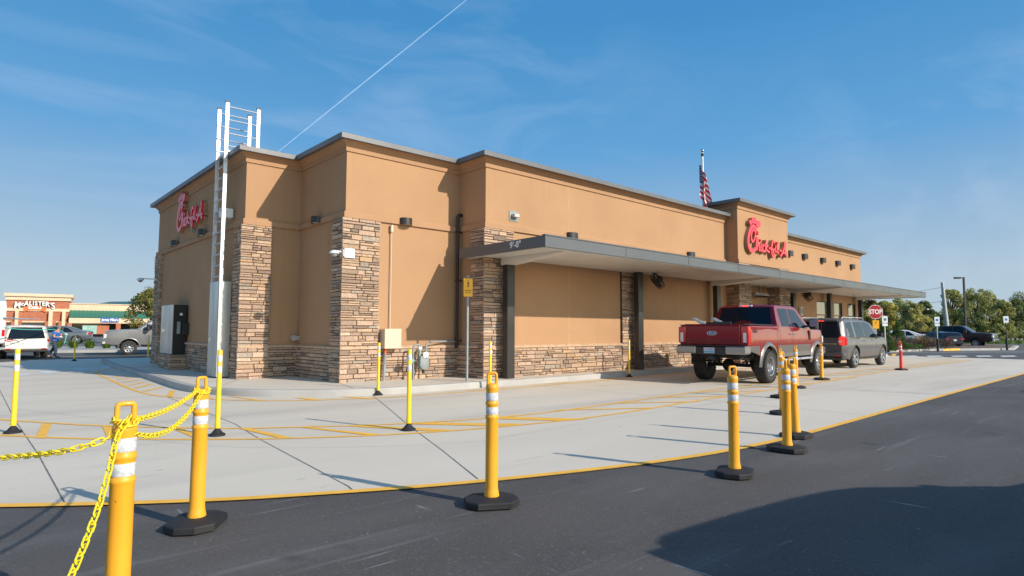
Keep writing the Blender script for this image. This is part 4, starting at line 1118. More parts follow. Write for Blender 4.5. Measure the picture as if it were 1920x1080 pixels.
    def wheel(s, x, side, yo, wd, rim_r, spokes=6, rimm=None, style='spoke', r=None, blocks=0):
        r = r or s.wr; rimm = rimm or M['alloy']
        w = empty('wheel', (x, side * yo, r), 0); w.parent = s.o
        sg = side
        mb = MB(); hwd = wd / 2
        prof = [(rim_r, -hwd * .92), (rim_r + (r - rim_r) * .45, -hwd), (r - .035, -hwd * .93), (r - .008, -hwd * .78), (r, -hwd * .5), (r, hwd * .5), (r - .008, hwd * .78), (r - .035, hwd * .93), (rim_r + (r - rim_r) * .45, hwd), (rim_r, hwd * .92)]
        mb.lathe([(a, b) for a, b in prof], n=48, axis='Y', cap=False)
        if blocks:
            for k in range(blocks):
                for j, yy in enumerate((-.84, -.45, -.02, .42)):
                    a = 2 * pi * (k + .5 * (j % 2)) / blocks; mt = Matrix.Rotation(a, 4, 'Y')
                    dz = -.02 if yy < -.8 else 0
                    mb.obox(mt, -r * 2 * pi / blocks * .33, r * 2 * pi / blocks * .33, hwd * yy, hwd * (yy + .38), r - .03 + dz, r + .008 + dz)
                mb.obox(Matrix.Rotation(2 * pi * k / blocks, 4, 'Y'), -.02, .02, hwd * .80, hwd * 1.03, r - .075, r - .015)
                mb.obox(Matrix.Rotation(2 * pi * k / blocks, 4, 'Y'), -.02, .02, -hwd * 1.03, -hwd * .80, r - .075, r - .015)
        mb.build('tyre', M['tyre'], w, smooth=35)
        mb = MB(); mb.use(rimm)
        q = sg
        mb.lathe([(rim_r, -hwd * .9), (rim_r - .012, -hwd * .86), (rim_r - .03, 0), (rim_r - .03, hwd * .3), (rim_r - .012, hwd * .86), (rim_r + .004, hwd * .93)], n=40, axis='Y', cap=False)
        mb.lathe([(rim_r + .006, q * hwd * .93), (rim_r - .012, q * hwd * .90), (rim_r - .022, q * hwd * .70)], n=40, axis='Y', cap=False)
        face = .62
        if style == 'spoke':
            for k in range(spokes):
                mt = Matrix.Rotation(2 * pi * k / spokes, 4, 'Y')
                i = len(mb.v); yA, yB = q * hwd * face, q * hwd * (face - .18)
                P_ = [(-.035, .05), (.035, .05), (.05, rim_r - .02), (-.05, rim_r - .02)]
                rows = [[tuple(mt @ Vector((x, yB, z))) for x, z in P_], [tuple(mt @ Vector((x * .8, yA + (q * .02 if z > .1 else 0), z))) for x, z in P_]]
                mb.grid(rows, True); j = len(mb.v) - 4; mb.face((j, j + 1, j + 2, j + 3))
            mb.lathe([(.075, q * hwd * (face - .1)), (.075, q * hwd * face), (.06, q * hwd * (face + .08)), (0, q * hwd * (face + .1))], n=20, axis='Y', cap=False)
        else:
            mb.lathe([(rim_r - .022, q * hwd * .3), (rim_r * .8, q * hwd * .05), (rim_r * .45, q * hwd * .35), (.08, q * hwd * .5), (.06, q * hwd * .8), (0, q * hwd * .82)], n=40, axis='Y', cap=False)
        mb.build('rim', None, w, smooth=35)
        mb = MB(); mb.lathe([(rim_r - .035, q * hwd * .2), (0, q * hwd * .2)], n=24, axis='Y', cap=False)
        if style == 'spoke': mb.use(M['underbody'])
        mb.build('brake_disc', M['blackplastic'], w)
        return w
    def flare(s, wx, side, r0, r1, m, out=.03, name='wheel_arch_trim', a0=0., a1=pi):
        mb = MB(); rows = []
        for k in range(25):
            a = a0 + (a1 - a0) * k / 24; row = []
            for rr, of in ((r0, -.02), (r0, out), (r0 + (r1 - r0) * .5, out), (r1, .002)):
                x = wx + rr * cos(a); z = s.wr + rr * sin(a); row.append((s.warp(x, z), side * (s.wid(x, z) + of), z))
            rows.append(row)
        mb.grid(rows); return mb.build(name, m, s.o, smooth=50)
    def box(s, name, b, m, bev=.01, par=None, mtx=None):
        mb = MB()
        if mtx is not None: mb.obox(mtx, *b, bev=bev)
        else: mb.box(*b, bev=bev)
        return mb.build(name, m, par or s.o, smooth=30)
    def glassx(s, name, xb, xt, yb, yt, m, off=.008, par=None, zlo=None, zhi=None, rear=False):
        """windscreen or back glass lying on the body's top line from xb (low) to xt (high)"""
        mb = MB(); rows = []
        for k in range(7):
            t = k / 6; x = xb + (xt - xb) * t; z = s.zt(x); y = yb + (yt - yb) * t
            row = []
            for j in range(9):
                u = -1 + 2 * j / 8; row.append((x + (off if xb > xt else -off), u * y, z + s.crown * (1 - (u * y / max(.2, s.wid(x, z - s.rc) - s.rc)) ** 2) + off))
            rows.append(row)
        mb.grid(rows); return mb.build(name, m, par or s.o, smooth=40)

def plate(v, x, y, z, par=None, m2=None, w=.31, h=.155, txt='', sgn=-1):
    mb = MB(); mb.use(M['refl']); mb.box(x - .006, x + .006, y - w / 2, y + w / 2, z - h / 2, z + h / 2, .004)
    pl = mb.build('licence_plate', None, par or v.o)
    return pl

# ---- red lifted pickup
RP = paint('ruby_paint', (.21, .001, .008), .15, .2)
GP = paint('stone_grey_paint', (.15, .135, .125), .4, .3)
def pickup(name, label, loc, rz, pm, lower, wr, lift, wheels_x=(0., 4.35), wd=.31, rim=.255, blocks=34, det=1., hw=1.015, scale=1., group=None, flares=True):
    L0, L1 = -1.22, 5.30; z = lift
    top = [(L0, 1.47 + z), (.86, 1.47 + z), (.885, 1.47 + z), (.89, 1.50 + z), (1.06, 2.03 + z), (1.16, 2.085 + z), (2.6, 2.095 + z), (2.85, 2.06 + z), (3.62, 1.47 + z), (3.70, 1.44 + z), (5.05, 1.36 + z), (5.24, 1.28 + z), (L1, 1.12 + z)]
    v = Veh(name, label, 'pickup truck', loc, rz, pm, L0, L1, hw, top, 1.40 + z, [(L0, .78 + z), (-.3, .60 + z), (.8, .55 + z), (4.8, .55 + z), (L1, .62 + z)], wheels_x, wr, wr + .115, rc=.055, tum=.27, nose=.13, tail=.035, bulge=.03, detail=det, crown=.025, scale=scale, group=group)
    v.body()
    # open bed
    v.box('bed_liner', (L0 + .07, .80, -(hw - .13), hw - .13, 1.47 + z, 1.47 + z + .030), M['blackplastic'], 0)
    v.box('bed_rail', (L0 + .02, .85, -(hw - .01), -(hw - .10), 1.465 + z, 1.485 + z), M['blackplastic'], .006); v.box('bed_rail', (L0 + .02, .85, hw - .10, hw - .01, 1.465 + z, 1.485 + z), M['blackplastic'], .006)
    for sd_ in (-1, 1):
        b = 1.45 + z; t = 1.985 + z
        v.side_panel('side_window', [(1.24, b, t - .01, 1.26), (1.6, b, t + .005), (2.02, b, t + .01)], sd_, M['tint'])
        v.side_panel('side_window', [(2.10, b, t + .01), (2.5, b - .01, t, 2.46), (2.85, b - .03, t - .02, 2.74), (3.36, b - .05, b + .12, 3.16), (3.44, b - .05, b + .0, 3.42)], sd_, M['tint'])
        mbx = MB()
        for q in ([(1.08, .62 + z), (1.08, 1.36 + z)], [(2.06, .62 + z), (2.06, 1.40 + z)], [(3.22, .64 + z), (3.30, 1.0 + z), (3.42, 1.38 + z)], [(.86, .62 + z), (.87, 1.44 + z)], [(1.08, .62 + z), (3.22, .64 + z)]): v.line(q, sd_, mbx=mbx, w=.012)
        mbx.build('panel_gap', M['blackplastic'], v.o, fix=False)
        for hx in (1.92, 3.02 if False else 2.20):
            p = v.pt(hx, 1.22 + z, sd_, .0); v.box('door_handle', (hx - .10, hx + .10, min(p[1], p[1] + sd_ * .04), max(p[1], p[1] + sd_ * .04), 1.20 + z, 1.235 + z), M['chrome'], .01)
        # mirror
        p = v.pt(3.25, 1.42 + z, sd_)
        v.box('mirror', (3.10, 3.30, min(p[1] + sd_ * .16, p[1] + sd_ * .40), max(p[1] + sd_ * .16, p[1] + sd_ * .40), 1.36 + z, 1.72 + z), M['blackplastic'], .04)
        v.box('mirror_glass', (3.090, 3.098, min(p[1] + sd_ * .19, p[1] + sd_ * .37), max(p[1] + sd_ * .19, p[1] + sd_ * .37), 1.46 + z, 1.68 + z), M['chrome'], .0)
        v.box('mirror_arm', (3.16, 3.24, min(p[1] - sd_ * .02, p[1] + sd_ * .18), max(p[1] - sd_ * .02, p[1] + sd_ * .18), 1.44 + z, 1.50 + z), M['blackplastic'], .01)
        if lower:
            def lo(x): return v.zb(x) + .003
            for a, b2 in ((L0 + .02, wheels_x[0] - v.arch - .09), (wheels_x[0] + v.arch + .09, wheels_x[1] - v.arch - .09), (wheels_x[1] + v.arch + .09, L1 - .12)):
                if b2 - a < .05: continue
                cols = [(a + (b2 - a) * k / 8,) for k in range(9)]
                v.side_panel('lower_panel', [(c[0], lo(c[0]), .90 + z) for c in cols], sd_, lower, off=.005)
            for wx in wheels_x: v.flare(wx, sd_, v.arch - .003, v.arch + .095, lower, .045)
        else:
            for wx in wheels_x: v.flare(wx, sd_, v.arch - .003, v.arch + .05, pm, .02)
        # running board
        v.box('step_bar', (wheels_x[0] + v.arch + .15, wheels_x[1] - v.arch - .15, min(sd_ * (hw - .05), sd_ * (hw + .09)), max(sd_ * (hw - .05), sd_ * (hw + .09)), .44 + z, .50 + z), M['galv'] if lower else M['blackplastic'], .02)
        # tail lamp
        mb = MB(); y1 = sd_ * (hw - .028); 
        tl = v.box('tail_lamp', (L0 - .025, L0 + .13, min(sd_ * (hw - .21), sd_ * (hw + .004)), max(sd_ * (hw - .21), sd_ * (hw + .004)), .97 + z, 1.42 + z), M['lens_red'], .012)
        v.box('reverse_lens', (L0 - .029, L0 - .022, min(sd_ * (hw - .145), sd_ * (hw - .06)), max(sd_ * (hw - .145), sd_ * (hw - .06)), 1.0 + z, 1.26 + z), M['lens_clear'], 0, par=tl)
        for wx in wheels_x: v.wheel(wx, sd_, hw - wd / 2 + (.05 if lower else -.02), wd, rim, 8, M['alloy'] if lower else M['alloy'], 'dish' if (lower and wx < 1) else 'spoke', blocks=blocks)
        # head lamps
        v.box('headlamp', (L1 - .16, L1 + .01, min(sd_ * (hw - .32), sd_ * (hw - .10)), max(sd_ * (hw - .32), sd_ * (hw - .10)), .92 + z, 1.16 + z), M['lens_clear'], .02)
    # grille, bumper front
    v.box('grille', (L1 - .03, L1 + .04, -(hw - .34), hw - .34, .85 + z, 1.20 + z), M['chrome'], .02)
    v.box('front_bumper', (L1 - .12, L1 + .12, -(hw - .06), hw - .06, .56 + z, .80 + z), M['chrome'], .05)
    # tailgate
    tg = v.box('tailgate', (L0 - .035, L0 + .01, -(hw - .235), hw - .235, .93 + z, 1.462 + z), pm, .014)
    v.box('tailgate_step', (L0 - .043, L0 - .030, -(hw - .26), hw - .26, 1.05 + z, 1.062 + z), M['blackplastic'], 0, par=tg)
    v.box('tailgate_cap', (L0 - .045, L0 + .02, -(hw - .235), hw - .235, 1.463 + z, 1.482 + z), M['blackplastic'] if not lower else pm, .006, par=tg)
    # bumper
    y = hw + .0
    cm = M['chrome'] if not lower else paint('bumper_paint', (.33, .31, .29), .6, .3)
    for sd_ in (-1, 1):
        v.box('rear_bumper', (L0 - .20, L0 + .12, min(sd_ * .42, sd_ * y), max(sd_ * .42, sd_ * y), .68 + z, .90 + z), cm, .035)
    v.box('bumper_centre', (L0 - .18, L0 + .02, -.43, .43, .66 + z, .88 + z), M['blackplastic'], .02)
    v.box('bumper_step_pad', (L0 - .19, L0 + .05, -y + .05, y - .05, .895 + z, .912 + z), M['blackplastic'], .006)
    # hitch, axle
    v.box('tow_hitch', (L0 - .16, L0 + .2, -.08, .08, .52 + z, .64 + z), M['blackpaint'], .01)
    mb = MB(); mb.tube([(.16, -.8, wr), (.16, .8, wr)], .055, 10); mb.lathe([(0, -.2), (.14, -.12), (.19, 0), (.14, .12), (0, .16)], (0, .1, wr), 14, axis='X', cap=False)
    mb.build('rear_axle', M['underbody'], v.o, smooth=40)
    mb = MB(); mb.tube([(-.75, -.62, .62 + z), (-.3, -.55, .58 + z), (1.2, -.45, .58 + z)], .11, 12); mb.tube([(-1.05, -.7, .58 + z), (-.7, -.64, .6 + z)], .045, 10); mb.build('exhaust', vary(mat('rusty_steel', (.10, .08, .07), .7, .4), 10, .3), v.o, smooth=40)
    mb = MB(); mb.box(-1.1, 4.9, -.55, -.45, .52 + z, .66 + z); mb.box(-1.1, 4.9, .45, .55, .52 + z, .66 + z)
    for sd_ in (-.6, .6): mb.box(-.65, .65, sd_ - .035, sd_ + .035, wr + .10, wr + .15)
    for sd_ in (-.42, .42): mb.tube([(.1, sd_, wr), (-.15, sd_ * .8, wr + .5)], .035, 8)
    mb.build('chassis_frame', M['underbody'], v.o)
    # back glass in the cab's rear wall
    mb = MB(); rows = []
    for k in range(4):
        t = k / 3; x = .90 + (1.055 - .90) * t - .012; zz = 1.515 + z + (2.015 - 1.515) * t; yy = (hw - .19) - .10 * t
        rows.append([(x, yy * u, zz) for u in (-1, -.5, 0, .5, 1)])
    mb.grid(rows); mb.build('back_glass', M['tint'], v.o)
    hb = v.box('high_brake_lamp', (1.03, 1.10, -.20, .20, 2.045 + z, 2.095 + z), M['lens_clear'], .01)
    v.box('brake_lens', (1.022, 1.035, -.085, .085, 2.05 + z, 2.09 + z), M['lens_red'] if not lower else M['lens_lit'], 0, par=hb)
    # windscreen
    v.glassx('windscreen', 3.56, 2.90, hw - .16, hw - .28, M['tint'])
    return v
TP = (16.62, 8.94, 0.004); TRZ = radians(4.6)
v = pickup('pickup_truck', 'lifted crimson red pickup truck with grey lower panels and knobbly tyres under the canopy', TP, TRZ, RP, GP, .47, .15, wheels_x=(.16, 4.32))
LF = .15; L0 = -1.22
# truck extras
mb = MB(); e_ = 28
for sc_, mm, xx in ((1.0, M['chrome'], .046), (.86, mat('emblem_blue', (.01, .03, .16), .25, coat=1), .050)):
    mb = MB(); ring = [(L0 - xx, .115 * 1.25 * sc_ * cos(2 * pi * k / e_), 1.245 + LF + .052 * 1.15 * sc_ * sin(2 * pi * k / e_)) for k in range(e_)]
    ring2 = [(L0 - .034, y, z) for x, y, z in ring]
    i0 = mb.grid([ring2, ring], True); mb.face([i0 + e_ + k for k in range(e_)]); mb.build('emblem', mm, v.o, smooth=30)
text_mesh('emblem_lettering', 'Ford', .085, face_mtx((L0 - .052, 0, 1.245 + LF), (-1, 0, 0)), M['text_white'], v.o, extrude=.001, shear=.35)
pl = plate(v, L0 - .19, 0.02, .775 + LF)
mb = MB(); mb.box(L0 - .1985, L0 - .197, -.13, .17, .71 + LF, .76 + LF); mb.build('plate_tint', mat('plate_blue', (.10, .35, .55), .4), v.o)
text_mesh('plate_number', '718 3820', .075, face_mtx((L0 - .1975, .02, .80 + LF), (-1, 0, 0)), mat('plate_ink', (.03, .06, .2), .5), v.o, extrude=.0008)
text_mesh('fender_lettering', 'FX4', .13, face_mtx((-.78, -1.024, 1.30 + LF), (0, -1, 0)), M['blackplastic'], v.o, extrude=.002, shear=.2, bold=.004)
# side vent on the front fender
p = v.pt(3.62, 1.2 + LF, -1)
v.box('fender_vent', (3.55, 3.66, -1.035, -1.0, 1.03 + LF, 1.33 + LF), M['blackplastic'], .01)
v.box('tail_cap_panel', (L0 - .03, L0 + .01, -.55, .18, 1.478 + LF, 1.56 + LF), M['blackplastic'], .01)
mb = MB(); mb.tube([(5.0, -.95, 1.2 + LF), (5.0, -.97, 1.75 + LF)], .006, 6); mb.build('antenna', M['blackplastic'], v.o)
# ladder / ramps sticking out of the bed
def ramp(x, y, label):
    w = Matrix.Translation(TP) @ Matrix.Rotation(TRZ, 4, 'Z')
    loc = w @ Vector((x, y, 1.52 + LF))
    o = empty('loading_ramp', loc, TRZ, label, 'ramp', 'aluminium ramps in the pickup bed')
    mt = Matrix.Rotation(radians(27), 4, 'X')
    for a in (-.09, .09):
        mb = MB(); mb.obox(mt, a - .016, a + .016, -.45, .33, -.028, .028, .004); mb.build('side_rail', M['galv'], o)
    for k in range(5):
        mb = MB(); mb.obox(mt, -.08, .08, -.36 + k * .15, -.33 + k * .15, -.012, .012); mb.build('cross_bar', M['galv'], o)
ramp(-.78, .48, 'aluminium ramp end sticking up at the left of the pickup bed'); ramp(-.60, -.02, 'aluminium ramp end sticking up beside the first, nearer the middle of the tailgate')

# ---- grey SUV
def suv(name, label, loc, rz, pm, L=(-1.12, 4.28), wx=(0., 3.2), hw=1.0, H=1.90, wr=.40, belt=1.14, det=1., scale=1., roofbars=True, lit=False, group=None, cat='SUV', lamp='block', low=None, rimm=None):
    L0, L1 = L; k = H / 1.90; f = (L1 - L0) / 5.40
    def X(a): return L0 + (a + 1.12) * f
    top = [(L0, 1.80 * k), (X(-1.0), 1.845 * k), (X(-.7), 1.87 * k), (X(.4), 1.878 * k), (X(1.3), 1.86 * k), (X(1.8), 1.82 * k), (X(2.15), 1.75 * k), (X(2.95), 1.27 * k), (X(3.1), 1.21 * k), (X(3.9), 1.12 * k), (X(4.2), 1.0 * k), (L1, .85 * k)]
    v = Veh(name, label, cat, loc, rz, pm, L0, L1, hw, top, belt * k, [(L0, .42), (-.45, .32), (3.5, .30), (L1, .34)], wx, wr, wr + .06, rc=.12, tum=.24, lean=((.3, .02), (.5, -.02), (.85, -.03), (1.05, .0), (1.2, .05), (1.9, .28)), nose=.2, tail=.13, bulge=.045, detail=det, scale=scale, group=group)
    v.body(); b = (belt + .03) * k; t = 1.745 * k
    for sd_ in (-1, 1):
        v.side_panel('side_window', [(X(-.92), b + .02, t - .04, X(-.78)), (X(-.5), b + .01, t), (X(-.08), b, t, X(-.08))], sd_, M['tint'])
        v.side_panel('side_window', [(X(.14), b, t, X(.16)), (X(.6), b, t + .01), (X(1.04), b - .01, t + .015)], sd_, M['tint'])
        v.side_panel('side_window', [(X(1.12), b - .01, t + .015), (X(1.6), b - .02, t, X(1.55)), (X(2.05), b - .03, t - .06, X(1.9)), (X(2.55), b - .045, b + .12, X(2.42)), (X(2.66), b - .045, b - .02, X(2.66))], sd_, M['tint'])
        mbx = MB()
        for q in ([(X(.62), .95 * k), (X(.72), 1.05 * k), (X(.30), 1.16 * k)] if False else [(X(.12), .80 * k), (X(.10), 1.2 * k)], [(X(1.08), .40), (X(1.08), 1.18 * k)], [(X(2.30), .42), (X(2.36), .8 * k), (X(2.50), 1.14 * k)], [(X(.55), .40), (X(2.3), .40)]): v.line(q, sd_, mbx=mbx, w=.010)
        mbx.build('panel_gap', M['blackplastic'], v.o, fix=False)
        v.side_panel('rocker_trim', [(wx[0] + v.arch + .05 + (wx[1] - wx[0] - 2 * v.arch - .1) * q / 6, .335, .41) for q in range(7)], sd_, M['blackplastic'] if not low else low, off=.01)
        for hx in (X(.98 - .12), X(2.1 - .12)):
            p = v.pt(hx, 1.02 * k, sd_); v.box('door_handle', (hx - .10, hx + .10, min(p[1], p[1] + sd_ * .035), max(p[1], p[1] + sd_ * .035), 1.005 * k, 1.035 * k), M['chrome'], .01)
        p = v.pt(X(2.45), 1.2 * k, sd_)
        v.box('mirror', (X(2.38), X(2.56), min(p[1] + sd_ * .02, p[1] + sd_ * .25), max(p[1] + sd_ * .02, p[1] + sd_ * .25), 1.17 * k, 1.34 * k), M['blackplastic'], .05)
        for w_ in wx:
            v.flare(w_, sd_, v.arch - .003, v.arch + .03, pm if not low else low, .012)
            v.wheel(w_, sd_, hw - .14, .24, wr - .125, 6 if H > 1.8 else 5, rimm or M['alloy'])
        if lamp == 'block':
            tl = v.box('tail_lamp', (L0 - .03, L0 + .20, min(sd_ * (hw - .24), sd_ * (hw - .025)), max(sd_ * (hw - .24), sd_ * (hw - .025)), .84 * k, 1.20 * k), M['lens_lit2'] if lit else M['lens_red'], .05)
            v.box('tail_lamp_wrap', (L0 + .03, L0 + .26, min(sd_ * (hw - .10), sd_ * (hw - .0)), max(sd_ * (hw - .10), sd_ * (hw - .0)), .86 * k, 1.17 * k), M['lens_red'], .03, par=tl)
            v.box('reverse_lens', (L0 - .036, L0 - .028, min(sd_ * (hw - .24), sd_ * (hw - .10)), max(sd_ * (hw - .24), sd_ * (hw - .10)), .98 * k, 1.03 * k), M['lens_clear'], 0, par=tl)
        else:
            tl = v.box('tail_lamp', (L0 - .02, L0 + .26, min(sd_ * (hw - .42), sd_ * (hw - .02)), max(sd_ * (hw - .42), sd_ * (hw - .02)), .95 * k, 1.10 * k), M['lens_red'], .05)
            v.box('reverse_lens', (L0 - .027, L0 - .019, min(sd_ * (hw - .38), sd_ * (hw - .20)), max(sd_ * (hw - .38), sd_ * (hw - .20)), .99 * k, 1.04 * k), M['lens_clear'], 0, par=tl)
        v.box('headlamp', (L1 - .3, L1 - .02, min(sd_ * (hw - .42), sd_ * (hw - .17)), max(sd_ * (hw - .42), sd_ * (hw - .17)), .74 * k, .9 * k), M['lens_clear'], .04)
        if roofbars:
            mb = MB(); yy = sd_ * (hw - .26); mb.tube([(X(-.7), yy, 1.86 * k), (X(-.62), yy, 1.915 * k), (X(1.5), yy, 1.925 * k), (X(1.6), yy, 1.87 * k)], .017, 8); mb.build('roof_rail', M['galv'], v.o, smooth=40)
    # tailgate glass and details (rear face leans forward)
    mb = MB(); rows = []
    for q in range(6):
        z = (1.15 + (1.74 - 1.15) * q / 5) * k; x = v.warp(L0, z) - .012; y = v.wid(L0, z) - .07
        rows.append([(x, y * u, z) for u in (-1, -.5, 0, .5, 1)])
    mb.grid(rows); mb.build('back_glass', M['tint'], v.o, smooth=40)
    v.box('spoiler', (L0 + .10, L0 + .45, -(hw - .30), hw - .30, 1.76 * k, 1.82 * k), pm, .03)
    if lit: v.box('high_brake_lamp', (L0 + .085, L0 + .10, -.22, .22, 1.765 * k, 1.785 * k), M['lens_lit'], 0)
    mb = MB(); x = L0 - .035
    mb.box(x, x + .02, -(hw - .3), hw - .3, .905 * k, .925 * k); mb.build('tailgate_trim', M['chrome'] if lamp == 'block' else M['galv'], v.o)
    plate(v, L0 - .04, 0, .80 * k)
    v.box('rear_bumper', (L0 - .09, L0 + .30, -(hw - .05), hw - .05, .44, .64 * k), pm, .06)
    v.box('bumper_lower', (L0 - .07, L0 + .32, -(hw - .10), hw - .10, .32, .45), M['blackplastic'], .03)
    for sd_ in (-1, 1): v.box('bumper_reflector', (L0 - .095, L0 - .085, min(sd_ * (hw - .35), sd_ * (hw - .15)), max(sd_ * (hw - .35), sd_ * (hw - .15)), .47, .51), M['lens_red'], 0)
    v.box('grille', (L1 - .06, L1 + .02, -.45, .45, .55 * k, .84 * k), M['blackplastic'], .02)
    v.glassx('windscreen', X(2.88), X(2.2), hw - .17, hw - .28, M['tint'])
    return v
TG = paint('taupe_grey_paint', (.10, .096, .098), .15, .3)
TG.node_tree.nodes['Principled BSDF'].inputs['Coat Weight'].default_value = .35
v2 = suv('sport_utility_vehicle', 'brown-grey sport utility vehicle waiting in the drive-through ahead of the red pickup', (26.7, 10.05, .004), radians(.5), TG, H=1.93, wr=.41, scale=1.04, lit=True, rimm=M['alloy'])
v2.box('number_frame', (-1.185, -1.165, -.22, .22, .72, .90), M['blackplastic'], .01)
# parked off to the right of the viewer: throw the long shadows in the foreground
BK = paint('blue_black_paint', (.02, .025, .04), .4, .3)
sv = suv('parked_sport_utility_vehicle', 'unseen dark sport utility vehicle right of the viewer, casting the big shadow', (5.2, -1.45, 0), radians(-6), BK, L=(-1.0, 3.9), wx=(0, 2.9), hw=.98, H=1.86, wr=.38, roofbars=False)
copy_tree(sv.o, (20.9, -1.15, 0), radians(-4), 'unseen dark sport utility vehicle farther right, its shadow corner at the right edge')
# ================================================================== VEGETATION
def leafmat(name, rough=.55, tr=.25):
    m = vcol(name, rough, 0, 1, .18, 6.); b = m.node_tree.nodes['Principled BSDF']; b.inputs['Specular IOR Level'].default_value = .2
    t = m.node_tree; tl = t.nodes.new('ShaderNodeBsdfTranslucent'); mxs = t.nodes.new('ShaderNodeMixShader'); mxs.inputs[0].default_value = .45
    t.links.new(b.inputs['Base Color'].links[0].from_socket, tl.inputs[0]); o_ = t.nodes['Material Output']
    t.links.new(b.outputs[0], mxs.inputs[1]); t.links.new(tl.outputs[0], mxs.inputs[2]); t.links.new(mxs.outputs[0], o_.inputs[0])
    b.inputs['Subsurface Weight'].default_value = 0
    return m
M['leaf'] = leafmat('foliage')
G_OLIVE = [(.40, .41, .15), (.48, .46, .18), (.30, .34, .12), (.54, .48, .20), (.22, .25, .09)]
G_YELLOW = [(.62, .54, .14), (.52, .48, .14), (.38, .40, .12), (.68, .54, .14), (.25, .28, .09)]
G_DARK = [(.20, .26, .10), (.27, .31, .12), (.14, .18, .08), (.33, .35, .14)]
G_GREEN = [(.06, .12, .025), (.08, .15, .03), (.04, .085, .02), (.11, .17, .04)]
G_AUTUMN = [(.30, .30, .08), (.19, .26, .06), (.42, .30, .10), (.14, .20, .05), (.48, .32, .14)]
def leaves(mb, c, r, n, size, cols, rnd, hollow=.25, flat=1.):
    for _ in range(n):
        d = Vector((rnd.gauss(0, 1), rnd.gauss(0, 1), rnd.gauss(0, 1))).normalized(); k = hollow + (1 - hollow) * rnd.random() ** .45
        p = c + Vector((d.x * r[0], d.y * r[1], d.z * r[2])) * k
        s_ = size * rnd.uniform(.55, 1.3); nrm = (d + Vector((rnd.gauss(0, .8), rnd.gauss(0, .8), rnd.gauss(0, .8)))).normalized()
        a = nrm.cross(Vector((rnd.gauss(0, 1), rnd.gauss(0, 1), rnd.gauss(0, 1)))).normalized(); b = nrm.cross(a)
        col = rnd.choice(cols); f = rnd.uniform(.75, 1.25); mb.use(M['leaf'], (col[0] * f, col[1] * f, col[2] * f))
        mb.poly([p - a * s_ * .5, p + b * s_ * .32, p + a * s_ * .5, p - b * s_ * .32])
def tree(name, label, loc, h, r, cols, seed, leaf=.3, ncl=26, nl=110, th=.25, cat='tree', group=None, conic=0., trunk_r=None, zlow=None):
    rnd = random.Random(seed); o = empty(name, loc, rnd.uniform(0, 6), label, cat, group)
    tr_ = trunk_r or h * .018 + .05; mb = MB(); tops = []
    mb.tube(smooth_pts([(0, 0, -.1), (rnd.uniform(-.1, .1), rnd.uniform(-.1, .1), h * th), (rnd.uniform(-.3, .3), rnd.uniform(-.3, .3), h * .6), (rnd.uniform(-.3, .3), 0, h * .88)], 4), [tr_ * (1 - .85 * k / 12) for k in range(13)], 8)
    cl = []
    for k in range(ncl):
        a = rnd.uniform(0, 2 * pi); t = rnd.random() ** .85; z = h * (th + .06 + (1 - th - .06) * t)
        prof = sin(pi * min(1, .18 + .82 * (1 - t)) * .5) if conic else sqrt(max(0.05, 1 - (2 * (t - .38) / 1.28) ** 2))
        if conic: prof = (1 - t) ** .8 + .08
        rr = r * prof * rnd.uniform(.35, 1.0) * .85; cr = r * rnd.uniform(.20, .36) * (1 if not conic else .7)
        c = Vector((rr * cos(a), rr * sin(a), z - cr * .4)); cr *= rnd.uniform(.7, 1.2); cl.append((c, cr))
        if k % 2 == 0: mb.tube([(0, 0, max(h * th * .7, z * .55)), (c.x * .55, c.y * .55, z * .82), tuple(c)], [tr_ * .45, tr_ * .28, tr_ * .08], 5)
    mb.build('trunk', M['bark'], o, smooth=60)
    mb = MB()
    for c, cr in cl:
        tone = rnd.uniform(.72, 1.25); cc = [tuple(v_ * tone for v_ in q) for q in cols]
        leaves(mb, c, (cr, cr, cr * .8), int(nl * rnd.uniform(.7, 1.3)), leaf, cc, rnd)
    mb.build('crown', None, o, fix=False)
    return o
def gz(px_, depth): return atd(px_, depth)
TR = [(1632, 556, 24, 74, G_YELLOW, 'yellowing tree behind the stop sign beneath the end of the canopy'),
      (1664, 565, 23, 70, G_YELLOW, 'yellow-green tree just right of the stop sign'),
      (1692, 560, 32, 96, G_OLIVE, 'olive green tree behind the two clipped cone evergreens'),
      (1712, 566, 24, 84, G_OLIVE, 'bushy olive tree left of the lower dark tree in the far row'),
      (1736, 563, 16, 100, G_DARK, 'narrow dark green tree below the tip of the canopy'),
      (1762, 583, 20, 108, G_DARK, 'low dark tree behind the thick pale utility pole'),
      (1786, 540, 25, 110, G_OLIVE, 'tall olive tree between the utility pole and the lamp post'),
      (1811, 556, 22, 118, G_OLIVE, 'olive tree directly behind the parking lot lamp post'),
      (1832, 539, 26, 106, G_OLIVE, 'tall broad tree just right of the parking lot lamp post'),
      (1856, 545, 24, 112, G_OLIVE, 'broad olive tree above the nose of the dark pickup in the distance'),
      (1880, 562, 22, 104, G_OLIVE, 'rounded olive tree behind the sign on the far right black post'),
      (1903, 560, 22, 112, G_DARK, 'dark tree second from the right edge of the photo'),
      (1924, 546, 26, 118, G_DARK, 'dark tree cut off by the right edge of the photo')]
for i, (px_, ty, hw_, dp_, cols, lab) in enumerate(TR):
    g = gz(px_, dp_); h = zat(px_, ty, dp_); r = hw_ * dp_ / FPX
    tree('deciduous_tree', lab, (g.x, g.y, -.03), h, r * 1.12, cols, 40 + i, leaf=.27, ncl=60, nl=150, th=.04, group='trees beyond the far road')
g = gz(1722, 70); tree('young_tree', 'thin young yellow tree with a visible trunk by the far road', (g.x, g.y, -.03), 4.4, 1.3, G_YELLOW, 77, .2, 12, 70, .35)
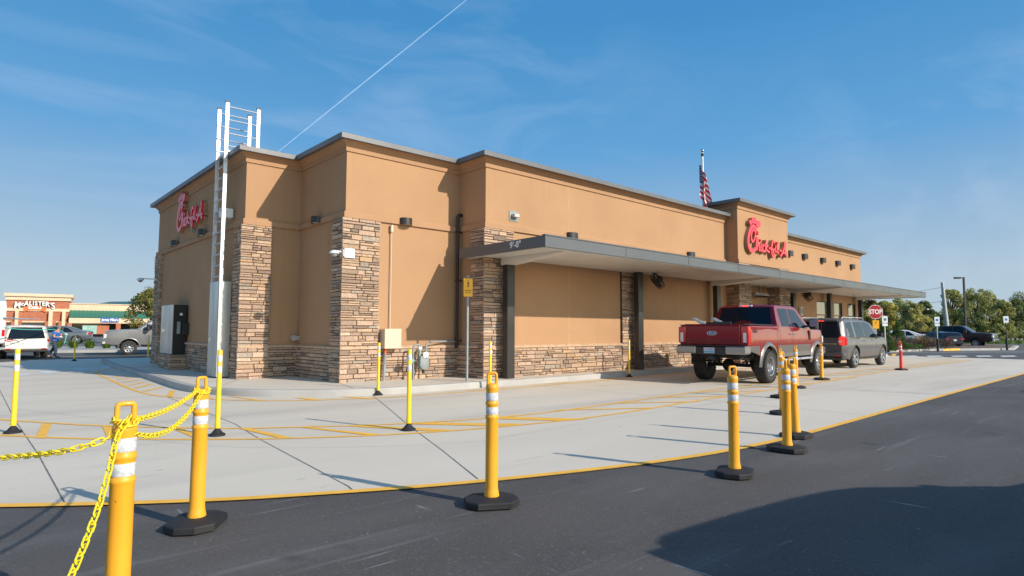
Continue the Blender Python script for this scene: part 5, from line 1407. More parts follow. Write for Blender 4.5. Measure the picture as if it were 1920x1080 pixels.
# left tree
g = gz(289, 62); tree('autumn_tree', 'tree with green and rust autumn leaves beside the corner of the end wall', (g.x, g.y, -.03), zat(289, 541, 62), 2.7, G_AUTUMN, 91, .22, 70, 170, .06)
# distant wood line
mb = MB(); rnd = random.Random(8)
for k in range(240):
    a = radians(-32 + k * .62); d = rnd.uniform(420, 520); c = Vector((d * cos(a), d * sin(a), 3)); cols = [tuple(v_ * .9 for v_ in q) for q in G_DARK + G_OLIVE]
    leaves(mb, c, (9, 9, rnd.uniform(5, 9)), 60, 3.2, cols, rnd)
tag(mb.build('distant_woods', None, fix=False), 'low dark line of far-off woods along the horizon', 'woods', kind='stuff')

def grassclump(name, label, loc, h, r, cols, seed, n=90, group=None, cat='plant'):
    rnd = random.Random(seed); o = empty(name, loc, 0, label, cat, group); mb = MB()
    for _ in range(n):
        a = rnd.uniform(0, 2 * pi); l = h * rnd.uniform(.5, 1.15); b = r * rnd.random() * .5; sp = r * rnd.uniform(.3, 1.1)
        p0 = Vector((b * cos(a), b * sin(a), 0)); p1 = Vector(((b + sp * .4) * cos(a), (b + sp * .4) * sin(a), l * .7)); p2 = Vector(((b + sp) * cos(a), (b + sp) * sin(a), l))
        w = Vector((-sin(a), cos(a), 0)) * .022; col = rnd.choice(cols); f = rnd.uniform(.7, 1.3); mb.use(M['leaf'], tuple(v_ * f for v_ in col))
        mb.poly([p0 - w, p0 + w, p1 + w, p1 - w]); mb.poly([p1 - w, p1 + w, p2])
    mb.build('blades', None, o, fix=False); return o
def bush(name, label, loc, h, r, cols, seed, n=400, leaf=.09, group=None, cat='shrub'):
    rnd = random.Random(seed); o = empty(name, loc, 0, label, cat, group); mb = MB(); leaves(mb, Vector((0, 0, h * .5)), (r, r, h * .5), n, leaf, cols, rnd, .45)
    for _ in range(5):
        a = rnd.uniform(0, 6.28); leaves(mb, Vector((r * .6 * cos(a), r * .6 * sin(a), h * .6)), (r * .5, r * .5, h * .4), n // 8, leaf, cols, rnd)
    mb.build('foliage', None, o, fix=False)
    mb = MB(); mb.tube([(0, 0, 0), (0, 0, h * .5)], .03, 6); mb.build('stem', M['bark'], o); return o
G_BRIGHT = [(.16, .26, .03), (.11, .20, .025), (.22, .30, .05), (.08, .14, .02)]
# ---- right: planted bed
BED = [at(1668, 660), at(1750, 657.4), at(1840, 656.6), at(1902, 656), at(1910, 650), at(1840, 647), at(1730, 645), at(1672, 646)]
mb = MB(); mb.use(M['curb']); mb.prism([(p.x, p.y) for p in BED], -.02, .14); struct(mb.build('kerb_island'))
mb = MB(); cx_ = sum(p.x for p in BED) / 8; cy_ = sum(p.y for p in BED) / 8
mb.use(M['mulch']); mb.poly([(cx_ + (p.x - cx_) * .93, cy_ + (p.y - cy_) * .93, .145) for p in BED]); struct(mb.build('planting_bed'))
mb = MB(); mb.use(M['paint_y']); a, b = at(1769, 657.8, 0), at(1800, 657, 0)
for q0, q1 in ((a, b),):
    d = (Vector((0, 0, 0)) - q0); d.z = 0; d.normalize(); mb.poly([q0 + d * .02, q1 + d * .02, q1 + d * .02 + Vector((0, 0, .16)), q0 + d * .02 + Vector((0, 0, .16))])
mb.poly([at(1672, 663.5, .006), at(1681, 663, .006), at(1679, 667, .006), at(1672, 668, .006)])
struct(mb.build('kerb_paint', fix=False))
for i, (px_, d_, lab) in enumerate(((1659, 42, 'clipped cone-shaped evergreen nearer the stop sign'), (1683, 46, 'clipped cone-shaped evergreen on the right of the pair'))):
    g = gz(px_, d_); h = zat(px_, 604, d_)
    rnd = random.Random(60 + i); o = empty('conifer', (g.x, g.y, .14), 0, lab, 'evergreen', 'clipped cone evergreens in the bed'); mb = MB()
    for k in range(34):
        t = k / 34; leaves(mb, Vector((0, 0, h * (.03 + .95 * t))), (.60 * (1 - t) ** .7 + .04, .60 * (1 - t) ** .7 + .04, .12), int(260 * (1 - t) + 30), .075, G_GREEN[:3], rnd, .82)
    mb.build('foliage', None, o, fix=False); mb = MB(); mb.tube([(0, 0, 0), (0, 0, h * .9)], [.07, .02], 6); mb.build('trunk', M['bark'], o)
rg = random.Random(21)
G_STRAW = [(.30, .21, .11), (.24, .16, .09), (.34, .26, .14), (.18, .13, .08)]
G_PURP = [(.13, .085, .075), (.17, .11, .09), (.09, .065, .055), (.15, .12, .08)]
for i, (px_, py_, kind, s_, lab) in enumerate([(1678, 656, 's', 1.0, 'straw-coloured grass clump at the left end of the planted bed, by the red posts'), (1686, 655, 's', .8, 'small straw grass clump right beside the leftmost straw clump of the bed'), (1700, 655.5, 'g', .55, 'left one of two low green mounds at the front of the bed'), (1715, 655, 'g', .5, 'right one of two low green mounds at the front of the bed'),
      (1730, 654, 's', 1.1, 'tall straw grass clump in the middle of the bed beside the green mounds'), (1741, 654, 'p', .9, 'purple-brown shrub left of the sign post in the bed'), (1718, 650, 'p', 1.0, 'purple-brown shrub behind the low green mounds'), (1703, 649, 'p', .9, 'purple-brown shrub behind the left green mound'), (1772, 655, 'p', .85, 'purple-brown shrub right of the sign post in the bed'), (1752, 650, 's', .8, 'straw clump just behind the sign post in the bed'), (1691, 648, 's', 1.0, 'straw clump at the foot of the right cone evergreen')]):
    g = at(px_, py_, .14)
    if kind == 's': grassclump('ornamental_grass', lab, tuple(g), 1.0 * s_, .55 * s_, G_STRAW, 100 + i, 150, 'ornamental grasses in the bed')
    elif kind == 'p': bush('low_shrub', lab, tuple(g), .95 * s_, .85 * s_, G_PURP, 100 + i, 420, .10, 'purple-brown shrubs in the bed')
    else: bush('green_mound', lab, tuple(g), .55 * s_ * 1.5, .95 * s_ * 1.3, G_GREEN, 100 + i, 420, .08, 'green mounds in the bed')
# grass verge, far road
def band(name, d0, d1, m, z, xa=1690, xb=2300):
    a, b, c, d = atd(xa, d0), atd(xb, d0), atd(xb, d1), atd(xa, d1); mb = MB(); mb.poly([(p.x, p.y, z) for p in (a, b, c, d)]); return struct(mb.build(name, m))
band('grass_verge', 78, 118, M['grass'], -.014, 1600); band('far_road', 122, 140, vary(mat('pale_asphalt', (.34, .31, .27), .9), .3, .1), -.012, 1500); band('far_grass', 140, 260, M['grass'], -.016, 1400)
band('dark_parking', 50, 78, M['asphalt'], -.016, 1690)  # band of darker asphalt in front of the grass verge
for i in range(7):
    px_ = (1808, 1822, 1838, 1856, 1871, 1889, 1908)[i]
    g = gz(px_, 70)
    bush('round_shrub', ('round green shrub below the cab of the dark distant pickup', 'round green shrub below the hood of the dark distant pickup', 'round green shrub by the front wheel of the dark distant pickup', 'round green shrub just ahead of the dark distant pickup', 'round green shrub left of the black-post sign at far right', 'round green shrub right behind the black-post sign at far right', 'round green shrub nearest the right edge of the photo')[i], (g.x, g.y, -.01), .62, .42, G_BRIGHT[1:] + G_GREEN, 140 + i, 200, .10, 'row of round shrubs along the grass verge')
# timber guard fence
o = empty('guard_fence', tuple(gz(1850, 119)), 0, 'long row of short timber guard posts with a rail along the far road', 'fence')
ol = Vector(o.location)
wood = vary(mat('weathered_timber', (.42, .32, .18), .8), 3, .2)
for k in range(34):
    px_ = 1700 + k * 8.1; g = gz(px_, 119) - ol; mb = MB(); mb.box(g.x - .12, g.x + .12, g.y - .12, g.y + .12, -.05, 1.15); mb.build('post', wood, o)
a, b = gz(1690, 119.3) - ol, gz(1975, 119.3) - ol
mb = MB(); mb.tube([(a.x, a.y, .62), (b.x, b.y, .62)], .09, 6); mb.build('rail', wood, o)

# ---- stop sign etc
face_dir = Vector((-RC[0][2] * -1, 0, 0))
cam_dir = Vector((-.666, -.742, 0)).normalized()
def signpost(name, label, px_, depth, top, cat='sign', group=None, post=M['galv'], r=.03, z0=0., sleeve=None):
    g = atd(px_, depth); o = empty(name, (g.x, g.y, z0), 0, label, cat, group)
    mb = MB(); mb.tube([(0, 0, 0), (0, 0, top)], r, 8); mb.build('post', post, o, smooth=40)
    if sleeve: mb = MB(); mb.tube([(0, 0, 0), (0, 0, sleeve)], .085, 12); mb.build('post_sleeve', M['blackplastic'], o, smooth=40)
    return o
def panel(o, name, w, h, zc, m, n_=cam_dir, off=.05, bev=None, th=.004):
    mt = face_mtx(n_ * off + Vector((0, 0, zc)), n_); mb = MB(); mb.obox(mt, -w / 2, w / 2, -h / 2, h / 2, -th, 0); mb.build(name, m, o); return mt
o = signpost('stop_sign', 'red octagonal STOP sign with a small yellow plate under it, beyond the canopy', 1642, 31, 2.85)
nd = Vector((-.78, -.62, 0)).normalized()
for k_, (r_, mm, of_) in enumerate(((.375, M['text_white'], .05), (.352, M['sign_red'], .054))):
    mt = face_mtx(nd * of_ + Vector((0, 0, 2.47)), nd); mb = MB(); i = len(mb.v)
    mb.v += [tuple(mt @ Vector((r_ * cos(pi / 8 + k * pi / 4), r_ * sin(pi / 8 + k * pi / 4), 0))) for k in range(8)] + [tuple(mt @ Vector((r_ * cos(pi / 8 + k * pi / 4), r_ * sin(pi / 8 + k * pi / 4), -.003))) for k in range(8)]
    mb.face([i + k for k in range(8)]); mb.face([i + 15 - k for k in range(8)])
    for k in range(8): mb.face((i + k, i + (k + 1) % 8, i + 8 + (k + 1) % 8, i + 8 + k))
    mb.build(('border', 'octagon')[k_], mm, o)
text_mesh('lettering', 'STOP', .33, face_mtx(nd * .057 + Vector((0, 0, 2.465)), nd), M['text_white'], o, extrude=.001, bold=.012, sx=.78, space=1.0)
mt = panel(o, 'yellow_plate', .30, .42, 1.83, M['sign_yellow'], nd); walker(face_mtx(nd * .053 + Vector((0, 0, 1.90)), nd), .12, o, M['text_black'])
blue = mat('sign_blue', (.02, .07, .33), .5); pw = mat('sign_white', (.62, .68, .72), .5)
for (px_, d_, cy_, lab, extra, slv, ww) in ((1659, 34, 599, 'white and blue accessible parking sign right beside the stop sign', True, None, .30), (1757, 46, 600, 'white and blue accessible parking sign standing in the planted bed on a grey post', True, .95, .38), (1886.5, 50, 599, 'white and blue accessible parking sign on a black post near the right edge', False, 1.0, .42)):
    z = zat(px_, cy_, d_); o = signpost('parking_sign', lab, px_, d_, z + .2, group='accessible parking signs', post=M['galv'] if px_ < 1800 else M['blackplastic'], sleeve=slv, r=.035)
    panel(o, 'panel', ww, ww * 1.25, z, pw); mt = panel(o, 'blue_square', ww * .52, ww * .45, z, blue, off=.053, th=.002)
    walker(face_mtx(cam_dir * .056 + Vector((0, 0, z)), cam_dir), ww * .16, o, M['text_white'])
    if extra: panel(o, 'lower_plate', ww, ww * .5, z - ww * .98, pw)
# lamp post & pole
g = atd(1811.5, 76); ht = zat(1811, 519, 76)
o = empty('lamp_post', (g.x, g.y, 0), radians(138), 'tall dark parking lot lamp post with one arm pointing left, above the distant pickup', 'lamp post')
mb = MB(); mb.box(-.09, .09, -.09, .09, 0, ht); mb.build('pole', M['pipe'], o); mb = MB(); mb.box(.05, .45, -.05, .05, ht - .12, ht - .04); mb.build('arm', M['pipe'], o)
mb = MB(); mb.box(.40, 1.15, -.22, .22, ht - .20, ht, .04); mb.build('lamp_head', M['pipe'], o)
g = atd(1777, 100); ht = zat(1770, 529, 100)
o = empty('utility_pole', (g.x, g.y, 0), 0, 'thick pale steel utility pole leaning slightly left behind the parked dark pickup', 'utility pole')
rv = Vector((.744, -.668, 0)) * -.55
mb = MB(); mb.tube([(0, 0, 0), (rv.x, rv.y, ht)], [.42, .22], 12); mb.build('pole', vary(mat('weathering_steel', (.38, .39, .40), .55, .3), 2, .1), o, smooth=40)
mb = MB()
for z_, s_ in ((ht - .9, .35), (ht - 3.3, -.45)): mb.tube([(rv.x, rv.y, z_), (rv.x + .744 * s_, rv.y - .668 * s_, z_ + .1)], .07, 6)
mb.build('bracket', M['graypaint'], o)
g2 = atd(1400, 190); 
mb = MB()
for z_, e_ in ((ht - .8, 8.0), (ht - 3.1, 6.5)):
    a = Vector((g.x + rv.x, g.y + rv.y, z_)); b = Vector((g2.x, g2.y, e_)); mb.tube([a.lerp(b, k / 12) - Vector((0, 0, 1.0 * 4 * (k / 12) * (1 - k / 12))) for k in range(13)], .025, 4)
tag(mb.build('power_line', M['pipe']), 'pair of thin power lines running left from the pale utility pole', 'power line')

# ---- right: cars
def sedan(name, label, loc, rz, pm, scale=1., hatch=False, group=None, cat='car'):
    L0, L1 = (-.95, 3.6) if not hatch else (-.72, 3.45)
    if not hatch: top = [(L0, .98), (-.7, 1.05), (-.25, 1.08), (.55, 1.38), (.9, 1.44), (1.6, 1.45), (2.0, 1.38), (2.75, 1.0), (2.95, .96), (3.4, .84), (L1, .68)]
    else: top = [(L0, 1.0), (-.66, 1.08), (-.40, 1.36), (-.1, 1.44), (.9, 1.48), (1.6, 1.47), (1.95, 1.38), (2.65, 1.0), (2.85, .95), (3.25, .84), (L1, .66)]
    v = Veh(name, label, cat, loc, rz, pm, L0, L1, .90, top, .90, [(L0, .36), (0, .22), (2.7, .2), (L1, .25)], (0., 2.75), .33, .37, rc=.08, tum=.36, nose=.2, tail=.14, bulge=.04, detail=.7, scale=scale, group=group)
    v.body()
    for sd_ in (-1, 1):
        if hatch: v.side_panel('side_window', [(-.30, .97, 1.24, -.12), (.2, .94, 1.36), (.62, .94, 1.37)], sd_, M['tint'])
        else: v.side_panel('side_window', [(.22, .96, 1.03, .30), (.62, .94, 1.31, .66), (.92, .94, 1.35)], sd_, M['tint'])
        v.side_panel('side_window', [(.98, .94, 1.36), (1.6, .93, 1.35, 1.55), (2.1, .92, 1.22, 1.95), (2.5, .92, 1.0, 2.44)], sd_, M['tint'])
        for w_ in (0., 2.75): v.wheel(w_, sd_, .79, .21, .23, 5)
        tl = v.box('tail_lamp', (L0 - .02, L0 + .22, min(sd_ * .5, sd_ * .86), max(sd_ * .5, sd_ * .86), .74, .90), M['lens_red'], .04)
        v.box('mirror', (2.18, 2.32, min(sd_ * .88, sd_ * 1.05), max(sd_ * .88, sd_ * 1.05), .93, 1.06), pm, .03)
        v.box('headlamp', (L1 - .35, L1 - .05, min(sd_ * .45, sd_ * .76), max(sd_ * .45, sd_ * .76), .56, .70), M['lens_clear'], .04)
        mbx = MB(); v.line([(.95, .28), (.95, .92)], sd_, mbx=mbx); v.line([(2.15, .28), (2.22, .92)], sd_, mbx=mbx); mbx.build('panel_gap', M['blackplastic'], v.o, fix=False)
    if hatch: v.glassx('back_glass', -.64, -.36, .66, .56, M['tint'], off=.01)
    else: v.glassx('back_glass', -.15, .55, .66, .56, M['tint'], off=.008)
    v.glassx('windscreen', 2.68, 2.05, .68, .58, M['tint'])
    plate(v, L0 - .02, 0, .72); v.box('rear_bumper', (L0 - .05, L0 + .2, -.82, .82, .36, .56), pm, .05)
    return v
def place_mid(px_, depth, dx, az):
    g = atd(px_, depth); return (g.x - dx * cos(az), g.y - dx * sin(az), -.006)
AR = radians(-42)
az = radians(46); sedan('hatchback', 'dark blue-black hatchback seen from behind beside the sign post of the planted bed', place_mid(1766, 57.5, 1.0, az), az, BK, hatch=True)
az = radians(-92); MR = paint('maroon_black_paint', (.03, .012, .013), .1, .3)
pv = pickup('distant_pickup', 'dark maroon pickup truck facing right on the far side of the lot', place_mid(1790, 62, 2.0, az), az, MR, None, .40, .0, wheels_x=(0., 3.9), wd=.27, rim=.24, blocks=0, det=.6)
az = radians(110); WP = paint('white_car_paint', (.72, .72, .70), .0, .35)
sedan('white_car', 'white car mostly hidden behind the right cone evergreen', place_mid(1693, 64, 1.2, az), az, WP, scale=1.15)

# ================================================================== LEFT SIDE
# kerb and verge with shrubs
VK = [at(95, 661.5), at(200, 660.5), at(300, 659.5), atd(420, 40.5), atd(420, 45), atd(60, 45.5), atd(60, 42)]
mb = MB(); mb.use(M['curb']); mb.prism([(p.x, p.y) for p in VK], -.02, .14); struct(mb.build('verge_kerb'))
for i, (px_, lab) in enumerate(((109, 'spiky bright green shrub behind the walking man'), (139, 'spiky green shrub behind the yellow delineator near the walking man'), (170, 'spiky green shrub in the middle of the kerb row'), (201, 'spiky green shrub just left of the silver pickup'), (226, 'green shrub hidden behind the front bumper of the silver pickup'))):
    g = gz(px_, 41.5); o = grassclump('spiky_shrub', lab, (g.x, g.y, .14), .55, .42, G_BRIGHT, 160 + i, 150, 'spiky green shrubs along the far kerb', 'shrub')
    mb = MB(); leaves(mb, Vector((0, 0, .22)), (.34, .34, .24), 160, .09, G_BRIGHT, random.Random(i)); mb.build('foliage', None, o, fix=False)
SL = paint('silver_paint', (.22, .22, .22), .4, .3)
az = radians(172); wl = at(241, 665)
loc = (wl.x - 4.1 * cos(az) + .9 * sin(az), wl.y - 4.1 * sin(az) - .9 * cos(az), -.006)
pickup('silver_pickup', 'silver-grey pickup truck facing left, cut off by the corner of the end wall', loc, az, SL, None, .40, .02, wheels_x=(0., 4.1), wd=.26, rim=.24, blocks=0, det=.7)
az = radians(172); g = atd(249, 50); BL = paint('deep_blue_paint', (.02, .07, .18), .5, .3)
suv('blue_sport_utility_vehicle', 'dark blue vehicle whose roof and hood show over the silver pickup', (g.x - 4.4 * cos(az) , g.y - 4.4 * sin(az), -.02), az, BL, H=1.72, det=.6, cat='SUV')
# white SUV seen from behind
WS = paint('pearl_paint', (.66, .63, .58), .1, .35)
az = radians(92); g = atd(47, 30.2)
suv('white_sport_utility_vehicle', 'pearl white sport utility vehicle seen from behind at the left edge', (g.x, g.y, -.006), az, WS, L=(-.92, 3.6), wx=(0, 2.69), hw=.93, H=1.64, wr=.37, lamp='wide', low=M['blackplastic'], det=.8, roofbars=False)
# grey sedan
az = radians(166); g = atd(147, 62); GS = paint('slate_grey_paint', (.11, .13, .15), .2, .3)
sedan('grey_sedan', 'slate grey sedan in the far parking row behind the walking man', (g.x, g.y, -.02), az, GS, scale=1.22)
az = radians(48); g = atd(84, 78); sedan('white_sedan', 'white sedan partly seen between the white SUV and the grey sedan', (g.x, g.y, -.02), az, WP, scale=1.0)
# white service truck at the edge
az = radians(95); g = atd(-43, 27.5)
o = empty('service_truck', (g.x, g.y, 0), az, 'white box-bodied service truck cut off by the left edge of the photo', 'truck')
mb = MB(); mb.box(0, 5.2, -.98, 1.15, .75, 2.72, .04); mb.build('box_body', M['white'], o, smooth=30)
mb = MB(); mb.box(-.03, .0, -.98, -.78, .8, 2.55); mb.build('rear_frame', M['galv'], o)
mb = MB(); mb.box(-.02, .01, -.75, .95, .9, 2.5); mb.build('rear_opening', M['blackplastic'], o)
mb = MB(); mb.box(-.45, 0, -.95, 1.1, .48, .60, .02); mb.build('rear_step', M['graypaint'], o)
mb = MB(); mb.box(.3, 5.0, -.85, 1.0, .45, .75); mb.build('chassis', M['underbody'], o)
for y in (-.80, .95):
    mb = MB(); mb.lathe([(.2, -.12), (.38, -.12), (.40, -.08), (.40, .08), (.38, .12), (.2, .12)], (1.1, y, .40), 24, axis='Y'); mb.lathe([(.2, -.05), (0, -.05)], (1.1, y, .4), 16, axis='Y'); mb.build('wheel', M['tyre'], o, smooth=40)
mb = MB(); mb.tube([(-.05, -.9, 1.95), (-.6, -1.45, 1.9), (-1.0, -2.1, 1.93)], [.04, .035, .02], 8); mb.build('ladder_arm', M['galv'], o, smooth=40)
mb = MB(); mb.box(-.04, .0, -.97, -.86, 1.1, 1.4); mb.build('tail_lamp', M['lens_red'], o)

# ---- walking man with hose
def skinmesh(name, verts, edges, radii, m, par, sub=2, root=0, sx=1.):
    me = bpy.data.meshes.new(name); me.from_pydata(verts, edges, []); o_ = bpy.data.objects.new(name, me); COL.objects.link(o_)
    md = o_.modifiers.new('skin', 'SKIN'); lay = me.skin_vertices[0].data if me.skin_vertices else None
    if lay is None:
        b = bmesh.new(); b.from_mesh(me); b.verts.layers.skin.verify(); b.to_mesh(me); b.free(); lay = me.skin_vertices[0].data
    for i, r in enumerate(radii): lay[i].radius = r if isinstance(r, tuple) else (r, r); lay[i].use_root = (i == root)
    sb = o_.modifiers.new('sub', 'SUBSURF'); sb.levels = sub; sb.render_levels = sub
    bpy.context.view_layer.update()
    m2 = bpy.data.meshes.new_from_object(o_.evaluated_get(bpy.context.evaluated_depsgraph_get())); bpy.data.objects.remove(o_)
    m2.materials.clear(); m2.materials.append(m); m2.shade_smooth(); m2.name = name
    r_ = bpy.data.objects.new(name, m2); COL.objects.link(r_)
    if par: r_.parent = par
    return r_
g = at(101, 671)
man = empty('person', (g.x, g.y, -.005), radians(-36), 'man in blue shirt and dark jeans striding right, green hose over his shoulder', 'person')
man.scale = (.93,) * 3
J = dict(pel=(0, 0, .95), bel=(.03, 0, 1.10), che=(.08, 0, 1.30), nk0=(.12, 0, 1.45), nk=(.15, 0, 1.52), hd=(.19, 0, 1.60), ht=(.20, 0, 1.70),
         hl=(0, .10, .90), kl=(-.10, .10, .50), al=(-.36, .11, .16), tl=(-.27, .11, .05), hr=(0, -.10, .90), kr=(.14, -.10, .50), ar=(.10, -.11, .10), tr=(.27, -.11, .05),
         sl=(.08, .18, 1.41), el=(.20, .24, 1.18), wl=(.40, .15, 1.27), sr=(.10, -.18, 1.41), er=(.10, -.26, 1.12), wr=(.36, -.20, 1.13))
nm = list(J); ix = {k: i for i, k in enumerate(nm)}
E_ = [('pel', 'bel'), ('bel', 'che'), ('che', 'nk0'), ('nk0', 'nk'), ('nk', 'hd'), ('hd', 'ht'), ('pel', 'hl'), ('hl', 'kl'), ('kl', 'al'), ('al', 'tl'), ('pel', 'hr'), ('hr', 'kr'), ('kr', 'ar'), ('ar', 'tr'), ('nk0', 'sl'), ('sl', 'el'), ('el', 'wl'), ('nk0', 'sr'), ('sr', 'er'), ('er', 'wr')]
RD = dict(pel=.13, bel=.12, che=.14, nk0=.09, nk=.055, hd=.088, ht=.07, hl=.085, kl=.055, al=.04, tl=.035, hr=.085, kr=.055, ar=.04, tr=.035, sl=.065, el=.045, wl=.03, sr=.065, er=.045, wr=.03)
skinmesh('body', [J[k] for k in nm], [(ix[a], ix[b]) for a, b in E_], [RD[k] for k in nm], M['skin'], man)
denim = vary(mat('denim', (.035, .055, .085), .85), 20, .2); shirt = vary(mat('blue_shirt', (.03, .14, .48), .8), 8, .12)
v_ = ['bel', 'pel', 'hl', 'kl', 'al', 'hr', 'kr', 'ar']; ii_ = {k: i for i, k in enumerate(v_)}
P_ = dict(J); P_['bel'] = (.01, 0, 1.02)
skinmesh('trousers', [P_[k] for k in v_], [(ii_[a], ii_[b]) for a, b in (('bel', 'pel'), ('pel', 'hl'), ('hl', 'kl'), ('kl', 'al'), ('pel', 'hr'), ('hr', 'kr'), ('kr', 'ar'))], [.15, .155, .115, .085, .075, .115, .085, .075], denim, man, root=1)
P_ = dict(J); P_['el'] = (.15, .22, 1.27); P_['er'] = (.10, -.23, 1.24); P_['pel'] = (0, 0, .98)
v_ = ['pel', 'bel', 'che', 'nk0', 'sl', 'el', 'sr', 'er']; ii_ = {k: i for i, k in enumerate(v_)}
skinmesh('shirt', [P_[k] for k in v_], [(ii_[a], ii_[b]) for a, b in (('pel', 'bel'), ('bel', 'che'), ('che', 'nk0'), ('nk0', 'sl'), ('sl', 'el'), ('nk0', 'sr'), ('sr', 'er'))], [.155, .155, .17, .10, .095, .085, .095, .085], shirt, man, root=1)
mb = MB(); mb.lathe([(0, .10), (.06, .09), (.098, .03), (.10, -.02), (.07, -.05)], (.175, 0, 1.64), 14, cap=False); mb.build('hair', mat('grey_hair', (.22, .18, .15), .9), man, smooth=60)
mb = MB(); mb.lathe([(0, -.015), (.012, -.01), (.015, .01), (0, .03)], (.285, 0, 1.60), 8, cap=False); mb.build('nose', M['skin'], man, smooth=60)
for p0, nm_ in ((J['wl'], 'glove'), (J['wr'], 'glove')):
    mb = MB(); c = Vector(p0); mb.tube([c, c + Vector((.05, .0, .01)), c + Vector((.09, .01, .0))], [.04, .05, .03], 8)
    for k in range(4): mb.tube([c + Vector((.08, -.03 + k * .02, .01)), c + Vector((.115, -.03 + k * .02, .0)), c + Vector((.12, -.03 + k * .02, -.03))], [.012, .011, .009], 6)
    mb.tube([c + Vector((.04, .03, .01)), c + Vector((.08, .05, .02))], [.013, .01], 6); mb.build(nm_, M['white'], man, smooth=60)
for p0 in (J['tl'], J['tr']):
    mb = MB(); x, y, z = p0; mb.tube([(x - .14, y, z + .02), (x - .06, y, z + .02), (x + .05, y, z - .005), (x + .11, y, z - .01)], [.045, .05, .045, .03], 8); mb.build('shoe', vary(mat('dusty_shoe', (.14, .12, .10), .9), 10, .2), man, smooth=60)
mw = Matrix.Translation(man.location) @ Matrix.Rotation(radians(-36), 4, 'Z') @ Matrix.Scale(.93, 4)
def w_(p): return mw @ Vector(p)
a = atd(8, 27.3, zat(8, 614.5, 27.3)); b = w_((.02, .16, 1.52)); cpt = w_((.42, .13, 1.30)); dpt = w_((.47, .02, .78))
mb = MB(); mb.tube(smooth_pts([a, a.lerp(b, .3) - Vector((0, 0, .05)), a.lerp(b, .7) - Vector((0, 0, .03)), b, cpt, w_((.50, .08, 1.05)), dpt], 6), .022, 8)
tag(mb.build('hose', mat('green_hose', (.10, .50, .36), .45), smooth=60), 'light green hose running from the white truck over the walking man\'s shoulder', 'hose')

# ---- shopping plaza
PO, PE = atd(4, 108), atd(131, 113.5); pu = (PE - PO).normalized(); pn = Vector((pu.y, -pu.x, 0))
if pn.dot(-PO) < 0: pn = -pn
def uof(px_):
    r = _ray(px_, 620); det = pu.x * (-r.y) - pu.y * (-r.x)
    bx, by = -PO.x, -PO.y
    return (bx * (-r.y) - by * (-r.x)) / det
def zof(py_, px_=60):
    u = uof(px_); p = PO + pu * u; d = p.x * .666 + p.y * .742; return zat(px_, py_, d)
PM = Matrix((pu, -pn, Vector((0, 0, 1)))).transposed().to_4x4(); PM = Matrix.Translation(PO) @ PM   # local x along the front, local -y towards the viewer
o = empty('shopping_plaza', (0, 0, 0), 0, 'brick and cream shopping plaza with a green awning across the far lot', 'building'); o.matrix_world = PM
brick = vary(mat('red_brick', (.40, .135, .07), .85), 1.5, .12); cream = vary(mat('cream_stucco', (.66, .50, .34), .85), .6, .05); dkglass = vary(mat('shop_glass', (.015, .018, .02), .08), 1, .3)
def pb(name, x0, x1, y0, y1, z0, z1, m, par=None, bev=0):
    mb = MB(); mb.box(x0, x1, y0, y1, z0, z1, bev); return mb.build(name, m, par or o)
uA, uB, uC = uof(4), uof(131), uof(330); Z = lambda y: zof(y, 65)
zt = Z(550.5)
tw = pb('tower_wall', uA + .3, uB - .3, .1, 9, 0, zt - .3, brick)
pb('cornice', uA, uB + .25, -.45, 9, Z(556), zt, cream, tw); pb('cornice_lower', uA + .2, uB - .05, -.15, 8.9, Z(563), Z(556) - .004, cream, tw)
pb('band', uA + .25, uB - .2, -.10, .1, Z(583.5), Z(578), cream, tw)
pb('entrance_glass', uA + .6, uB - .6, .02, .094, 0, Z(604.5), dkglass, tw); pb('lintel', uA + .3, uB - .3, -.06, .1, Z(604.5), Z(602), cream, tw)  # dark shop glass across the tower front, cream lintel above
for a_, b_ in ((27, 33.5), (90, 97.5), (115, 121.5)):
    u0, u1 = uof(a_), uof(b_); c = pb('column', u0 - .5, u1 + .5, -.5, .06, 0, Z(602), brick); pb('pilaster', u0, u1, -.62, -.11, 0, Z(583.5), cream, c)
c = pb('wing_wall', uB - .3, uC, 1.0, 9, 0, zof(571, 200), cream)
pb('parapet_trim', uB - .3, uC, .85, 9.0, zof(571, 200), zof(569.5, 200), cream, c)
mb = MB(); za, zb_ = zof(582.5, 200), zof(596, 200); mb.poly([(uB - .2, .98, za), (uC, .98, za), (uC, -1.2, zb_), (uB - .2, -1.2, zb_)]); mb.poly([(uB - .2, .98, za - .1), (uC, .98, za - .1), (uC, -1.2, zb_ - .1), (uB - .2, -1.2, zb_ - .1)])
x = uB
while x < uC: mb.box(x, x + .06, -1.2, -1.19, zb_ - .1, zb_); i_ = len(mb.v); mb.v += [(x, .98, za + .01), (x + .09, .98, za + .01), (x + .09, -1.2, zb_ + .01), (x, -1.2, zb_ + .01), (x, .98, za + .07), (x + .09, .98, za + .07), (x + .09, -1.2, zb_ + .07), (x, -1.2, zb_ + .07)]; mb.face((i_ + 4, i_ + 5, i_ + 6, i_ + 7)); mb.face((i_, i_ + 4, i_ + 7, i_ + 3)); mb.face((i_ + 1, i_ + 2, i_ + 6, i_ + 5)); x += .62
mb.build('awning', mat('green_metal_roof', (.045, .19, .13), .45, .2), o, fix=False)
pb('fascia', uB - .2, uC, -1.25, -.9, zof(606.5, 200), zb_ - .1, cream); pb('porch_ceiling', uB - .2, uC, -.9, 1.0, zof(606.5, 200), zof(606.5, 200) + .1, cream)
pb('shop_front', uB - .2, uC, .94, .996, 0, zof(606.5, 200), dkglass)
for px_ in (130, 221, 262):
    u0 = uof(px_); pb('porch_column', u0 - .38, u0 + .38, -1.2, -.5, 0, zof(606.5, 200), brick)
